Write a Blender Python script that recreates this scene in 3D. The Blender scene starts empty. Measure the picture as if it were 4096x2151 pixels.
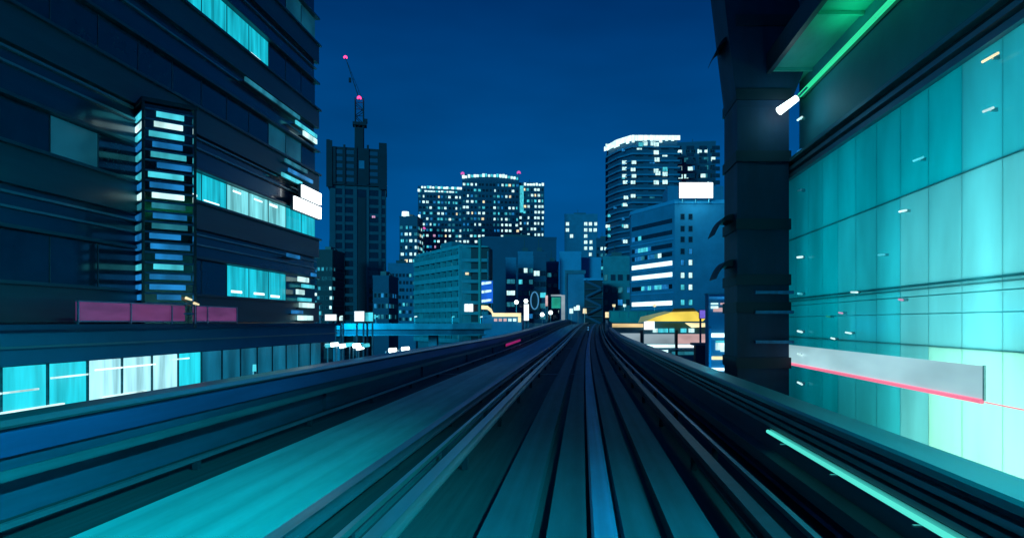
import bpy, math, random
from mathutils import Vector, Matrix
random.seed(7)
S = bpy.context.scene
C = S.collection
# ------------------------------------------------------------------ camera, world, light, exposure
EZ = 14.6                         # eye height above the street
K = 0.3975 / 683.0                # metres per photo unit per metre of distance
cd = bpy.data.cameras.new("camera"); cam = bpy.data.objects.new("camera", cd); C.objects.link(cam)
cam.location = (0, 0, EZ); cam.rotation_euler = (math.pi / 2, 0, 0)
cd.sensor_width = 36.0; cd.lens = 683.0 / 1024 * 36; cd.shift_x = -0.0668; cd.shift_y = 0.0518
cd.clip_start = 0.1; cd.clip_end = 8000
S.camera = cam
S.view_settings.view_transform = 'Standard'; S.view_settings.look = 'None'
S.view_settings.exposure = 0; S.view_settings.gamma = 1
S.render.engine = 'CYCLES'
S.cycles.use_denoising = True
S.cycles.max_bounces = 6; S.cycles.diffuse_bounces = 3; S.cycles.glossy_bounces = 3
S.cycles.transmission_bounces = 4; S.cycles.sample_clamp_indirect = 4.0
S.cycles.caustics_reflective = False; S.cycles.caustics_refractive = False

W = bpy.data.worlds.new("World"); S.world = W; W.use_nodes = True
nt = W.node_tree; nt.nodes.clear()
wo = nt.nodes.new('ShaderNodeOutputWorld'); bg = nt.nodes.new('ShaderNodeBackground')
sky = nt.nodes.new('ShaderNodeTexSky'); sky.sky_type = 'NISHITA'; sky.sun_disc = False
sky.sun_elevation = math.radians(-3.0); sky.sun_rotation = math.radians(200); sky.ozone_density = 6.0
tc = nt.nodes.new('ShaderNodeTexCoord'); sp = nt.nodes.new('ShaderNodeSeparateXYZ')
rp = nt.nodes.new('ShaderNodeValToRGB')      # deep evening blue, a little paler towards the horizon
e = rp.color_ramp.elements
e[0].position = 0.0; e[0].color = (0.0, 0.092, 0.30, 1)
e[1].position = 0.75; e[1].color = (0.0, 0.014, 0.070, 1)
m1 = e.new(0.22); m1.color = (0.0, 0.071, 0.255, 1)
m2 = e.new(0.42); m2.color = (0.0, 0.035, 0.155, 1)
nz = nt.nodes.new('ShaderNodeTexNoise'); nz.inputs['Scale'].default_value = 2.2; nz.inputs['Detail'].default_value = 4
mp = nt.nodes.new('ShaderNodeMapping'); mp.inputs['Scale'].default_value = (1, 1, 3.5)
mx = nt.nodes.new('ShaderNodeMix'); mx.data_type = 'RGBA'; mx.blend_type = 'ADD'; mx.inputs['Factor'].default_value = 0.10
mr = nt.nodes.new('ShaderNodeMapRange'); mr.inputs[1].default_value = 0.35; mr.inputs[2].default_value = 0.75
mr.inputs[3].default_value = 0.80; mr.inputs[4].default_value = 1.22
vm = nt.nodes.new('ShaderNodeVectorMath'); vm.operation = 'SCALE'
L = nt.links.new
L(tc.outputs['Generated'], sp.inputs[0]); L(sp.outputs['Z'], rp.inputs[0])
L(tc.outputs['Generated'], mp.inputs['Vector']); L(mp.outputs[0], nz.inputs['Vector'])
L(nz.outputs['Fac'], mr.inputs[0]); L(rp.outputs['Color'], vm.inputs[0]); L(mr.outputs[0], vm.inputs['Scale'])
L(vm.outputs[0], mx.inputs['A']); L(sky.outputs[0], mx.inputs['B'])
bt = nt.nodes.new('ShaderNodeVectorMath'); bt.operation = 'MULTIPLY'; bt.inputs[1].default_value = (0.0, 1, 1)
L(mx.outputs['Result'], bt.inputs[0]); L(bt.outputs[0], bg.inputs['Color']); L(bg.outputs[0], wo.inputs['Surface'])
bg.inputs['Strength'].default_value = 1.0

sd = bpy.data.lights.new("fill_sun", 'SUN'); sun = bpy.data.objects.new("fill_sun", sd); C.objects.link(sun)
sd.energy = 1.3; sd.color = (0.05, 0.72, 1.0); sd.angle = math.radians(12)  # sun lamp added as teal fill for the building fronts
sun.rotation_euler = (math.radians(81), 0, math.radians(-26))

# ------------------------------------------------------------------ materials
def sock(b, *names):
    for n in names:
        if n in b.inputs: return b.inputs[n]
def mat(name, col, rough=0.6, var=0.25, scale=(1, 1, 1), nscale=1.5, metal=0.0, bump=0.0, spec=0.5, streak=None, coat=0.0):
    m = bpy.data.materials.new(name); m.use_nodes = True; n = m.node_tree; b = n.nodes['Principled BSDF']
    l = n.links.new
    t = n.nodes.new('ShaderNodeTexCoord'); mp = n.nodes.new('ShaderNodeMapping'); mp.inputs['Scale'].default_value = scale
    nz = n.nodes.new('ShaderNodeTexNoise'); nz.inputs['Scale'].default_value = nscale; nz.inputs['Detail'].default_value = 6
    nz.inputs['Roughness'].default_value = 0.65
    l(t.outputs['Object'], mp.inputs['Vector']); l(mp.outputs[0], nz.inputs['Vector'])
    mr = n.nodes.new('ShaderNodeMapRange'); mr.inputs[1].default_value = 0.3; mr.inputs[2].default_value = 0.7
    mr.inputs[3].default_value = 1 - var; mr.inputs[4].default_value = 1 + var
    l(nz.outputs['Fac'], mr.inputs[0]); out = mr.outputs[0]
    if streak:                                   # a second layer: drips or tyre wear
        mp2 = n.nodes.new('ShaderNodeMapping'); mp2.inputs['Scale'].default_value = streak
        n2 = n.nodes.new('ShaderNodeTexNoise'); n2.inputs['Scale'].default_value = 1; n2.inputs['Detail'].default_value = 4
        l(t.outputs['Object'], mp2.inputs['Vector']); l(mp2.outputs[0], n2.inputs['Vector'])
        r2 = n.nodes.new('ShaderNodeMapRange'); r2.inputs[1].default_value = 0.35; r2.inputs[2].default_value = 0.65
        r2.inputs[3].default_value = 0.78; r2.inputs[4].default_value = 1.15
        l(n2.outputs['Fac'], r2.inputs[0])
        mu = n.nodes.new('ShaderNodeMath'); mu.operation = 'MULTIPLY'; l(out, mu.inputs[0]); l(r2.outputs[0], mu.inputs[1]); out = mu.outputs[0]
    v = n.nodes.new('ShaderNodeVectorMath'); v.operation = 'SCALE'; v.inputs[0].default_value = col[:3]
    l(out, v.inputs['Scale']); l(v.outputs[0], b.inputs['Base Color'])
    b.inputs['Roughness'].default_value = rough; b.inputs['Metallic'].default_value = metal
    sock(b, 'Specular IOR Level', 'Specular').default_value = spec
    if coat: sock(b, 'Coat Weight').default_value = coat
    if bump:
        bp = n.nodes.new('ShaderNodeBump'); bp.inputs['Strength'].default_value = bump; bp.inputs['Distance'].default_value = 0.02
        l(nz.outputs['Fac'], bp.inputs['Height']); l(bp.outputs[0], b.inputs['Normal'])
    return m
def emat(name, col, s, var=0.0, scale=(1, 1, 1), nscale=2.0, sample=False, base=(0.02, 0.03, 0.04)):
    m = bpy.data.materials.new(name); m.use_nodes = True; n = m.node_tree; b = n.nodes['Principled BSDF']; l = n.links.new
    b.inputs['Base Color'].default_value = (*base, 1); b.inputs['Roughness'].default_value = 0.25
    sock(b, 'Emission Color').default_value = (*col, 1); b.inputs['Emission Strength'].default_value = s
    if var:
        t = n.nodes.new('ShaderNodeTexCoord'); mp = n.nodes.new('ShaderNodeMapping'); mp.inputs['Scale'].default_value = scale
        nz = n.nodes.new('ShaderNodeTexNoise'); nz.inputs['Scale'].default_value = nscale; nz.inputs['Detail'].default_value = 3
        oi = n.nodes.new('ShaderNodeObjectInfo'); ad = n.nodes.new('ShaderNodeVectorMath'); ad.operation = 'ADD'
        cb = n.nodes.new('ShaderNodeCombineXYZ'); mm = n.nodes.new('ShaderNodeMath'); mm.operation = 'MULTIPLY'; mm.inputs[1].default_value = 37
        l(oi.outputs['Random'], mm.inputs[0]); l(mm.outputs[0], cb.inputs[0]); l(mm.outputs[0], cb.inputs[1])
        l(t.outputs['Object'], mp.inputs['Vector']); l(mp.outputs[0], ad.inputs[0]); l(cb.outputs[0], ad.inputs[1]); l(ad.outputs[0], nz.inputs['Vector'])
        mr = n.nodes.new('ShaderNodeMapRange'); mr.inputs[1].default_value = 0.32; mr.inputs[2].default_value = 0.68
        mr.inputs[3].default_value = s * (1 - var); mr.inputs[4].default_value = s * (1 + var)
        l(nz.outputs['Fac'], mr.inputs[0]); l(mr.outputs[0], b.inputs['Emission Strength'])
    m.cycles.emission_sampling = 'FRONT' if sample else 'NONE'
    return m
M = {}
M['ground'] = mat('street asphalt', (.03, .05, .07), .8, .3, nscale=.3)
M['road'] = mat('road asphalt', (.045, .06, .07), .7, .3, nscale=.5)
M['paint'] = mat('road paint', (.7, .75, .75), .6, .15)
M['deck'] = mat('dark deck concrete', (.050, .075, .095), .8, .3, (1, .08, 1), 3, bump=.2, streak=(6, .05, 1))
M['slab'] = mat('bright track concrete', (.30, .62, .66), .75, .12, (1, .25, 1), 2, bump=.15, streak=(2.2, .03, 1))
M['pad'] = mat('worn running pad', (.022, .115, .165), .7, .15, (1, .2, 1), 3, bump=.2, streak=(4, .03, 1))
M['cover'] = mat('blue cable cover', (.02, .27, .52), .5, .15, (1, .3, 1), 2, streak=(8, .06, 1))
M['parapet'] = mat('parapet concrete', (.018, .11, .21), .75, .2, (1, .15, 1), 2, bump=.2, streak=(1, .12, 3))
M['parapet_blue'] = mat('blue painted parapet', (.01, .12, .34), .6, .15, (1, .1, 1), 2, streak=(1, .15, 2))
M['steel'] = mat('galvanised steel', (.42, .55, .6), .32, .15, (1, .1, 1), 4, metal=.8)
M['rail'] = mat('dull guide rail steel', (.35, .38, .48), .4, .2, (1, .08, 1), 5, metal=.7)
M['darksteel'] = mat('dark painted steel', (.025, .05, .075), .45, .2, nscale=4)
M['duct'] = mat('cable duct', (.025, .15, .19), .55, .2, (1, .15, 1), 3, streak=(1, .1, 8))
M['black'] = mat('black rubber', (.012, .018, .025), .7, .3)
M['facade'] = mat('dark blue facade panel', (.008, .07, .125), .22, .2, (1, .12, 1), 1.2, coat=.3, streak=(1, .08, .6))
M['facade_teal'] = mat('dark teal spandrel', (.014, .105, .13), .4, .2, (1, .1, 1), 1.5)
M['glass'] = mat('dark window glass', (.006, .022, .036), .08, .3, nscale=.7, spec=.8)
M['glass2'] = mat('bluish window glass', (.01, .045, .075), .12, .3, nscale=.7, spec=.8)
M['frame'] = mat('window frame', (.05, .10, .13), .5, .1)
M['pale'] = mat('pale painted frame', (.22, .34, .38), .6, .12)
M['tower'] = mat('tower precast frame', (.02, .095, .14), .7, .15, nscale=.3)
M['towerdark'] = mat('tower dark cladding', (.006, .024, .045), .6, .2, nscale=.3)
M['navy'] = mat('navy wall', (.008, .10, .19), .7, .12, nscale=.15)
M['teal'] = mat('teal tiled wall', (.03, .27, .34), .65, .2, nscale=.35)
M['tealb'] = mat('teal balcony wall', (.04, .42, .48), .6, .18, nscale=.4)
M['blue'] = mat('blue grey wall', (.03, .23, .40), .7, .15, nscale=.3)
M['bluel'] = mat('light blue wall', (.05, .36, .62), .7, .1, nscale=.3)
M['greenish'] = mat('green steel fascia', (.02, .30, .28), .55, .2, (1, 1, .3), .5)
M['grey'] = mat('grey cladding', (.22, .30, .34), .6, .15)
M['pillar'] = mat('dark pillar concrete', (.006, .036, .095), .6, .3, (1, 1, .35), 1.2, bump=.3, streak=(1.5, 1.5, .15))
M['cornice'] = mat('cornice metal', (.16, .34, .38), .4, .12, (1, .1, 1), 3, metal=.3)
M['cornice2'] = mat('mauve cornice metal', (.30, .34, .40), .4, .12, (1, .1, 1), 3, metal=.3)
M['soffit'] = mat('canopy soffit', (.06, .42, .36), .55, .2, (1, .3, 1), 1.2)
M['redpanel'] = mat('red acrylic panel', (.5, .05, .16), .3, .15, (1, .3, 1), 2)
M['via'] = mat('viaduct fascia paint', (.06, .42, .55), .6, .2, nscale=.25, streak=(.3, .3, .1))
M['viadark'] = mat('viaduct girder', (.03, .16, .24), .6, .25, nscale=.4)
M['yellow'] = mat('yellow awning', (.75, .55, .08), .6, .12)
wsc = (1.3, 1.3, .5)
M['lw'] = emat('lit window white', (.62, 1, 1), 1.15, .45, wsc, .9)
M['lc'] = emat('lit window cyan', (.08, .75, .9), .75, .5, wsc, .9)
M['lb'] = emat('lit window blue', (.02, .32, .85), .5, .5, wsc, .9)
M['ld'] = emat('dim lit window', (.03, .30, .42), .45, .6, wsc, .9)
M['lwarm'] = emat('lit window warm', (1, .86, .5), 1.0, .35, wsc, .9)
M['lpink'] = emat('pinkish lit window', (.85, .45, .75), .7, .3, wsc, .9)
M['crown'] = emat('roof light band', (.65, 1, 1), 1.5, .3, (1, 1, 1), .35)
M['strip'] = emat('fluorescent strip', (.7, 1, 1), 1.8, .12, (.5, .5, .5), 1)
M['sign_white'] = emat('white backlit sign', (.9, 1, 1), 3.5, sample=True)
M['sign_white2'] = emat('pale backlit sign', (.82, .95, 1), 1.4, .15, nscale=.5)
M['sign_yellow'] = emat('yellow backlit sign', (.98, .74, .10), 1.0, .25, nscale=.25)
M['sign_cream'] = emat('cream backlit sign', (1, .85, .45), 1.1, .3, (.4, 1, 1), .8)
M['sign_orange'] = emat('orange cream light box', (.95, .68, .30), .8, .35, (.3, 1, 1), .8)
M['sign_olive'] = emat('dim olive sign', (.30, .40, .22), .55, .3, nscale=.3)
M['sign_blue'] = emat('blue backlit sign', (.01, .12, .75), .8, .2, nscale=.4)
M['sign_ring'] = emat('light blue neon', (.10, .42, .8), .6)
M['sign_grey'] = emat('grey backlit billboard', (.42, .55, .62), .62, .25, (.3, 1, .6), .6)
M['sign_pinkish'] = emat('pinkish light box', (.85, .55, .55), .7, .3, (.3, 1, 1), .6)
M['sign_green'] = emat('green lit sign', (.02, .45, .3), .6, .3, nscale=.5)
M['sign_violet'] = emat('violet lit sign', (.22, .16, .85), .8, .2)
M['beacon'] = emat('red beacon', (1, .05, .22), 2.6)
M['beacon2'] = emat('pink beacon', (.9, .12, .55), .9)
M['lampw'] = emat('lamp white', (.8, 1, 1), 4)
M['tube_teal'] = emat('teal light tube', (.10, .88, .72), .95, .15, (1, .15, 1), 1, sample=True)
M['tube_green'] = emat('green light tube', (.03, .85, .38), .95, .15, (1, .15, 1), 1, sample=True)
M['trail_red'] = emat('pink trail edge', (1, .22, .36), 1.0, .15, (1, .2, 1), 1)
M['reddim'] = emat('dim magenta lamp', (.55, .02, .22), .5)
M['shop'] = emat('shop interior light', (.02, .70, .85), .95, .35, (1, 2.2, .25), 1.0, sample=True)
M['shopw'] = emat('bright shop display', (.42, .90, 1), 1.0, .35, (1, 2.6, .3), 1.0)
M['shopd'] = emat('dim shop window', (.01, .24, .42), .45, .6, (1, .7, .2), 1.2)
M['office'] = emat('lit ribbon window', (.01, .62, .78), .75, .45, (1, 2.2, .22), 1.3)
M['officew'] = emat('bright ribbon window', (.22, .80, .86), .80, .45, (1, 2.2, .22), 1.3)
M['officed'] = emat('faint ribbon window', (.01, .17, .27), .32, .5, (1, .4, .5), 1.0)
# frosted glass lit from behind
M['fr_mid'] = None
def frosted(name, col, streak=(1, .6, .2)):
    m = bpy.data.materials.new(name); m.use_nodes = True; n = m.node_tree; n.nodes.clear(); l = n.links.new
    o = n.nodes.new('ShaderNodeOutputMaterial'); tr = n.nodes.new('ShaderNodeBsdfTranslucent'); gl = n.nodes.new('ShaderNodeBsdfGlossy')
    mx = n.nodes.new('ShaderNodeMixShader'); mx.inputs[0].default_value = .07; gl.inputs['Roughness'].default_value = .18
    gl.inputs['Color'].default_value = (.3, .8, .9, 1)
    t = n.nodes.new('ShaderNodeTexCoord'); mp = n.nodes.new('ShaderNodeMapping'); mp.inputs['Scale'].default_value = streak
    nz = n.nodes.new('ShaderNodeTexNoise'); nz.inputs['Scale'].default_value = 1.0; nz.inputs['Detail'].default_value = 5
    mr = n.nodes.new('ShaderNodeMapRange'); mr.inputs[1].default_value = .3; mr.inputs[2].default_value = .7; mr.inputs[3].default_value = .78; mr.inputs[4].default_value = 1.15
    v = n.nodes.new('ShaderNodeVectorMath'); v.operation = 'SCALE'; v.inputs[0].default_value = col
    l(t.outputs['Object'], mp.inputs['Vector']); l(mp.outputs[0], nz.inputs['Vector']); l(nz.outputs['Fac'], mr.inputs[0]); l(mr.outputs[0], v.inputs['Scale'])
    l(v.outputs[0], tr.inputs['Color']); l(tr.outputs[0], mx.inputs[1]); l(gl.outputs[0], mx.inputs[2]); l(mx.outputs[0], o.inputs['Surface'])
    return m
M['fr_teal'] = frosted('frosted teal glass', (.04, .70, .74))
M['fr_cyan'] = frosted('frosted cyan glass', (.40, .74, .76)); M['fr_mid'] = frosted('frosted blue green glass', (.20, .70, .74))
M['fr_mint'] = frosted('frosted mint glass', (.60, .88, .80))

# ------------------------------------------------------------------ helpers
LOC = {}
def tag(o, label=None, cat=None, group=None, kind=None):
    if label: o['label'] = label
    if cat: o['category'] = cat
    if group: o['group'] = group
    if kind: o['kind'] = kind
    return o
def thing(name, label, cat, loc=(0, 0, 0), rz=0.0, group=None):
    o = bpy.data.objects.new(name, None); C.objects.link(o); o.location = loc; o.rotation_euler = (0, 0, rz)
    o.empty_display_size = .5
    LOC[o.name] = Vector(loc)
    return tag(o, label, cat, group)
def origin_of(p):
    v = Vector((0, 0, 0))
    while p is not None:
        v = v + Vector(p.location); p = p.parent
    return v
class MB:
    def __init__(s): s.v = []; s.f = []; s.m = []
    def add(s, vs, fs, mi=0):
        b = len(s.v); s.v += [tuple(x) for x in vs]; s.f += [tuple(b + i for i in f) for f in fs]; s.m += [mi] * len(fs); return s
    def box(s, x0, x1, y0, y1, z0, z1, mi=0):
        if x0 > x1: x0, x1 = x1, x0
        return s.add([(x0, y0, z0), (x1, y0, z0), (x1, y1, z0), (x0, y1, z0), (x0, y0, z1), (x1, y0, z1), (x1, y1, z1), (x0, y1, z1)],
                     [(0, 3, 2, 1), (4, 5, 6, 7), (0, 1, 5, 4), (1, 2, 6, 5), (2, 3, 7, 6), (3, 0, 4, 7)], mi)
    def prism(s, poly, z0, z1, mi=0):          # poly counter-clockwise in plan
        n = len(poly)
        s.add([(x, y, z0) for x, y in poly] + [(x, y, z1) for x, y in poly],
              [tuple(range(n - 1, -1, -1)), tuple(range(n, 2 * n))] + [(i, (i + 1) % n, n + (i + 1) % n, n + i) for i in range(n)], mi)
        return s
    def tube(s, p0, p1, r0, r1=None, n=8, mi=0):
        r1 = r0 if r1 is None else r1; p0, p1 = Vector(p0), Vector(p1); d = (p1 - p0).normalized()
        a = d.cross(Vector((0, 0, 1)) if abs(d.z) < .9 else Vector((1, 0, 0))).normalized(); b = d.cross(a)
        vs = [p + (a * math.cos(2 * math.pi * i / n) + b * math.sin(2 * math.pi * i / n)) * r for p, r in ((p0, r0), (p1, r1)) for i in range(n)]
        return s.add(vs, [tuple(range(n - 1, -1, -1)), tuple(range(n, 2 * n))] + [(i, (i + 1) % n, n + (i + 1) % n, n + i) for i in range(n)], mi)
    def sweep(s, prof, path, mi=0):            # prof: closed (lateral, height) loop; path: list of (point, lateral unit vector)
        n = len(prof); vs = []
        for p, lat in path:
            for a, h in prof: vs.append((p[0] + lat[0] * a, p[1] + lat[1] * a, p[2] + h))
        fs = []
        for k in range(len(path) - 1):
            for i in range(n):
                j = (i + 1) % n; fs.append((k * n + i, k * n + j, (k + 1) * n + j, (k + 1) * n + i))
        fs += [tuple(range(n)), tuple((len(path) - 1) * n + i for i in range(n - 1, -1, -1))]
        return s.add(vs, fs, mi)
    def build(s, name, mats, parent=None, local=False, recalc=True):
        me = bpy.data.meshes.new(name); off = Vector((0, 0, 0)) if (local or parent is None) else origin_of(parent)
        me.from_pydata([(x - off.x, y - off.y, z - off.z) for x, y, z in s.v], [], s.f)
        if not isinstance(mats, (list, tuple)): mats = [mats]
        for m in mats: me.materials.append(m)
        me.polygons.foreach_set('material_index', s.m)
        if recalc:
            import bmesh
            bm = bmesh.new(); bm.from_mesh(me); bmesh.ops.recalc_face_normals(bm, faces=bm.faces); bm.to_mesh(me); bm.free()
        me.update()
        o = bpy.data.objects.new(name, me); C.objects.link(o)
        if parent is not None: o.parent = parent
        return o
def B(*a): return MB().box(*a)
def px(u, Y): return (u - 1460) * K * Y        # photo column and distance to metres right of the track axis
def pz(v, Y): return EZ + (810 - v) * K * Y    # photo row and distance to height above the street

_wm = {}
def win_mesh(w, h, pane, frame, axis):
    key = (round(w, 2), round(h, 2), pane.name, frame.name, axis)
    if key in _wm: return _wm[key]
    b = MB(); t = min(.12, w * .1)
    # built facing -Y, then turned for a side wall
    b.box(-w/2 + t, w/2 - t, -.02, .05, t, h - t, 0)
    b.box(-w/2, w/2, -.07, .05, 0, t, 1); b.box(-w/2, w/2, -.07, .05, h - t, h, 1)
    b.box(-w/2, -w/2 + t, -.07, .05, t, h - t, 1); b.box(w/2 - t, w/2, -.07, .05, t, h - t, 1)
    if w > 1.8: b.box(-.04, .04, -.06, -.021, t, h - t, 1)
    if axis == 'R': b.v = [(-y, x, z) for x, y, z in b.v]
    if axis == 'L': b.v = [(y, -x, z) for x, y, z in b.v]
    me = bpy.data.meshes.new('window'); me.from_pydata(b.v, [], b.f)
    me.materials.append(pane); me.materials.append(frame); me.polygons.foreach_set('material_index', b.m); me.update()
    _wm[key] = me; return me
def put_windows(root, lst, frame, cap=96, name='window'):
    """lst: (x, y, z, w, h, pane, axis, lit); the lit ones first as parts of their own, what is beyond the cap in one mesh"""
    lst = sorted(lst, key=lambda a: -a[7])
    for (x, y, z, w, h, pane, ax, lit) in lst[:cap]:
        o = bpy.data.objects.new(name, win_mesh(w, h, pane, frame, ax)); C.objects.link(o); o.parent = root; o.location = (x, y, z)
    rest = lst[cap:]
    if rest:
        b = MB(); mats = []
        for (x, y, z, w, h, pane, ax, lit) in rest:
            me = win_mesh(w, h, pane, frame, ax)
            for mm in me.materials:
                if mm not in mats: mats.append(mm)
            base = len(b.v); b.v += [(v.co.x + x, v.co.y + y, v.co.z + z) for v in me.vertices]
            for p in me.polygons:
                b.f.append(tuple(base + i for i in p.vertices)); b.m.append(mats.index(me.materials[p.material_index]))
        tag(b.build('windows', mats, root, local=True, recalc=False), kind='stuff')
def beacon(root, x, y, z, r=.6, m='beacon', local=True):
    b = MB(); b.tube((x, y, z - .5), (x, y, z), r * .35, n=8, mi=1); b.tube((x, y, z), (x, y, z + r * .7), r, r * .9, n=10, mi=0); b.tube((x, y, z + r * .7), (x, y, z + r * 1.2), r * .9, r * .3, n=10, mi=0)
    return b.build('beacon_lamp', [M[m], M['darksteel']], root, local=local)
def building(name, label, cat, u0, u1, vtop, Y, depth, wall, cols, pitch, wsize, probs=(0, 0, 0, 0), zmin=12.0, side=True, group=None,
             frame='frame', dark='glass', ledge=True, top=1.0, plant=True, pick=None, base=0.0, cap=96, colgap=None, ledge_regular=False):
    """A block whose front faces the camera; probs = share of white, cyan, blue, dim windows."""
    x0, x1, H = px(u0, Y), px(u1, Y), pz(vtop, Y); w = x1 - x0; cx = (x0 + x1) / 2
    rz = 0 if side else -math.atan2(cx, Y) * .95
    r = thing(name, label, cat, (cx, Y, base), rz, group); H -= base; w *= 1 if side else math.cos(rz)
    b = B(-w/2, w/2, 0, depth, 0, H)
    b.build('wall', M[wall], r, local=True)
    p = MB(); t = .35                                     # roof parapet
    p.box(-w/2 - .1, w/2 + .1, -.1, t, H, H + top); p.box(-w/2 - .1, w/2 + .1, depth - t, depth + .1, H, H + top)
    p.box(-w/2 - .1, -w/2 + t, t, depth - t, H, H + top); p.box(w/2 - t, w/2 + .1, t, depth - t, H, H + top)
    p.build('roof_parapet', M[wall], r, local=True)
    if plant:
        q = MB(); q.box(-w*.22, w*.15, depth*.3, depth*.7, H, H + 2.6); q.box(w*.2, w*.34, depth*.4, depth*.6, H, H + 1.8)
        q.tube((-w*.1, depth*.5, H + 2.6), (-w*.1, depth*.5, H + 5.5), .12); q.build('plant_room', M['frame'], r, local=True)
    if ledge:
        q = MB(); z = zmin - 1
        while z < H - 1:
            q.box(-w/2 - .12, w/2 + .12, -.12, -.003, z - .12, z + .12)
            if side:
                if cx < 0: q.box(w/2 + .003, w/2 + .12, 0, depth, z - .12, z + .12)
                else: q.box(-w/2 - .12, -w/2 - .003, 0, depth, z - .12, z + .12)
            z += pitch
        q.build('floor_ledges', M[wall], r, local=True)
    lst = []; rows = int((H - zmin - .5) / pitch); gap = w / cols if colgap is None else colgap
    def choose(i, j, f):
        if pick:
            k = pick(i, j, f)
            if k is not None: return k
        q = random.random(); a = 0
        if probs[0] > .15 and random.random() < .035: return random.choice(('lwarm', 'lpink', 'lwarm'))
        for pr, k in zip(probs, ('lw', 'lc', 'lb', 'ld')):
            a += pr
            if q < a: return k
        return dark
    for j in range(rows):
        z = zmin + j * pitch
        for i in range(cols):
            k = choose(i, rows - 1 - j, 'F')
            if k == 'none': continue
            x = (i - (cols - 1) / 2) * gap; ws = wsize[0]
            if cols > 3 and not ledge_regular: x += random.choice((-.12, 0, 0, .12)) * gap; ws *= random.choice((.6, .8, 1, 1.15)); ws = min(ws, gap * .74)
            lst.append((x, 0, z, ws, wsize[1], M[k], 'F', 1 if k[0] == 'l' else 0))
        if side:
            n = max(1, int(depth / gap))
            for i in range(n):
                k = choose(i, rows - 1 - j, 'S')
                if k == 'none': continue
                y = (i + .5) * depth / n
                lst.append((w/2 if cx < 0 else -w/2, y, z, wsize[0], wsize[1], M[k], 'R' if cx < 0 else 'L', 1 if k[0] == 'l' else 0))
    put_windows(r, lst, M[frame], cap)
    return r, w, H
def area(name, loc, target, sx, sy, energy, col, parent=None):
    d = bpy.data.lights.new(name, 'AREA'); d.shape = 'RECTANGLE'; d.size = sx; d.size_y = sy; d.energy = energy; d.color = col
    o = bpy.data.objects.new(name, d); C.objects.link(o); o.location = loc
    dr = (Vector(target) - Vector(loc)).normalized(); zax = -dr
    yax = Vector((0, 1, 0)); yax = (yax - zax * yax.dot(zax)).normalized(); xax = yax.cross(zax)
    m = Matrix((xax, yax, zax)).transposed(); o.rotation_euler = m.to_euler()
    if parent is not None: o.parent = parent; o.location = Vector(loc) - origin_of(parent)
    return o
def point(name, loc, energy, col, r=.3, parent=None):
    d = bpy.data.lights.new(name, 'POINT'); d.energy = energy; d.color = col; d.shadow_soft_size = r
    o = bpy.data.objects.new(name, d); C.objects.link(o); o.location = loc
    if parent is not None: o.parent = parent; o.location = Vector(loc) - origin_of(parent)
    return o

# ------------------------------------------------------------------ ground and streets
tag(B(-3000, 3000, -400, 5000, -.4, 0).build('ground', M['ground']), kind='structure')
rb = MB(); rb.box(-60, -20, 20, 420, .004, .008); rb.box(10, 34, 24, 420, .004, .008); tag(rb.build('road', M['road']), kind='structure')
mk = MB()
for xx in (-40, 22):
    for y in range(24, 400, 10): mk.box(xx - .08, xx + .08, y, y + 5, .012, .016)
tag(mk.build('road_markings', M['paint']), kind='structure')
pv = MB(); pv.box(-20, -9, 20, 420, .004, .14); pv.box(-64, -60, 20, 420, .004, .14); pv.box(34, 38, 24, 420, .004, .14)
tag(pv.build('pavement', M['grey']), kind='structure')

# ------------------------------------------------------------------ the elevated guideway the photograph is taken from
def zdeck(y):
    t = min(1, max(0, (y - 50) / 150)); s = t * t * (3 - 2 * t)
    z = 12.0 + 2.0 * s
    if y > 196: z -= ((y - 196) ** 2) * .0035
    return z
def track_path(ys, dz=0.0):
    out = []
    for y in ys:
        x = y * y / 9000.0 if y > 0 else 0; dx = 2 * y / 9000.0 if y > 0 else 0; l = math.hypot(1, dx)
        out.append(((x, y, zdeck(y) + dz), (1 / l, -dx / l)))
    return out
YS = list(range(-14, 50, 8)) + list(range(50, 200, 6)) + list(range(200, 262, 4))
def rect(a0, a1, h0, h1): return [(a0, h0), (a1, h0), (a1, h1), (a0, h1)]
gw = thing('elevated_guideway', 'elevated concrete railway guideway with two tracks running away between low blue parapets', 'viaduct', (0, 0, 0))
MB().sweep([(-8.1, -.5), (-5.4, -1.1), (-4.6, -2.3), (.4, -2.3), (1.2, -1.1), (3.6, -.5), (3.6, 0), (-8.1, 0)], track_path(YS)).build('deck', M['deck'], gw)
def along(name, prof, m, ys=YS, parent=gw):
    return MB().sweep(prof, track_path(ys)).build(name, m, parent)
# parapets with their coping, trays and conduits
lp = along('parapet', [(-8.0, .004), (-7.6, .004), (-7.6, 1.12), (-7.66, 1.2), (-8.0, 1.2)], M['parapet'])
along('coping', [(-8.06, 1.203), (-7.52, 1.203), (-7.5, 1.24), (-7.52, 1.32), (-8.06, 1.32)], M['steel'], parent=lp)
along('cladding_panel', rect(-7.59, -7.5, .84, 1.16), M['parapet_blue'], parent=lp)
along('cable_tray', [(-7.59, .60), (-7.2, .60), (-7.2, .74), (-7.24, .74), (-7.24, .64), (-7.59, .64)], M['duct'], parent=lp)
rpp = along('parapet', [(3.1, .004), (3.45, .004), (3.45, 1.26), (3.16, 1.26), (3.1, 1.2)], M['parapet'])
along('coping', [(3.03, 1.263), (3.5, 1.263), (3.5, 1.36), (3.06, 1.36), (3.03, 1.33)], M['cornice'], parent=rpp)
for i, z in enumerate((1.16, 1.06, .96)):
    along('conduit', rect(3.03 - .01 * i, 3.096, z - .03, z + .03), M['cornice2'] if i != 1 else M['duct'], parent=rpp)
along('cable_tray', rect(2.86, 3.096, .36, .54), M['duct'], parent=rpp)
along('cable_tray', rect(2.94, 3.096, .14, .2), M['parapet_blue'], parent=rpp)
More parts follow.
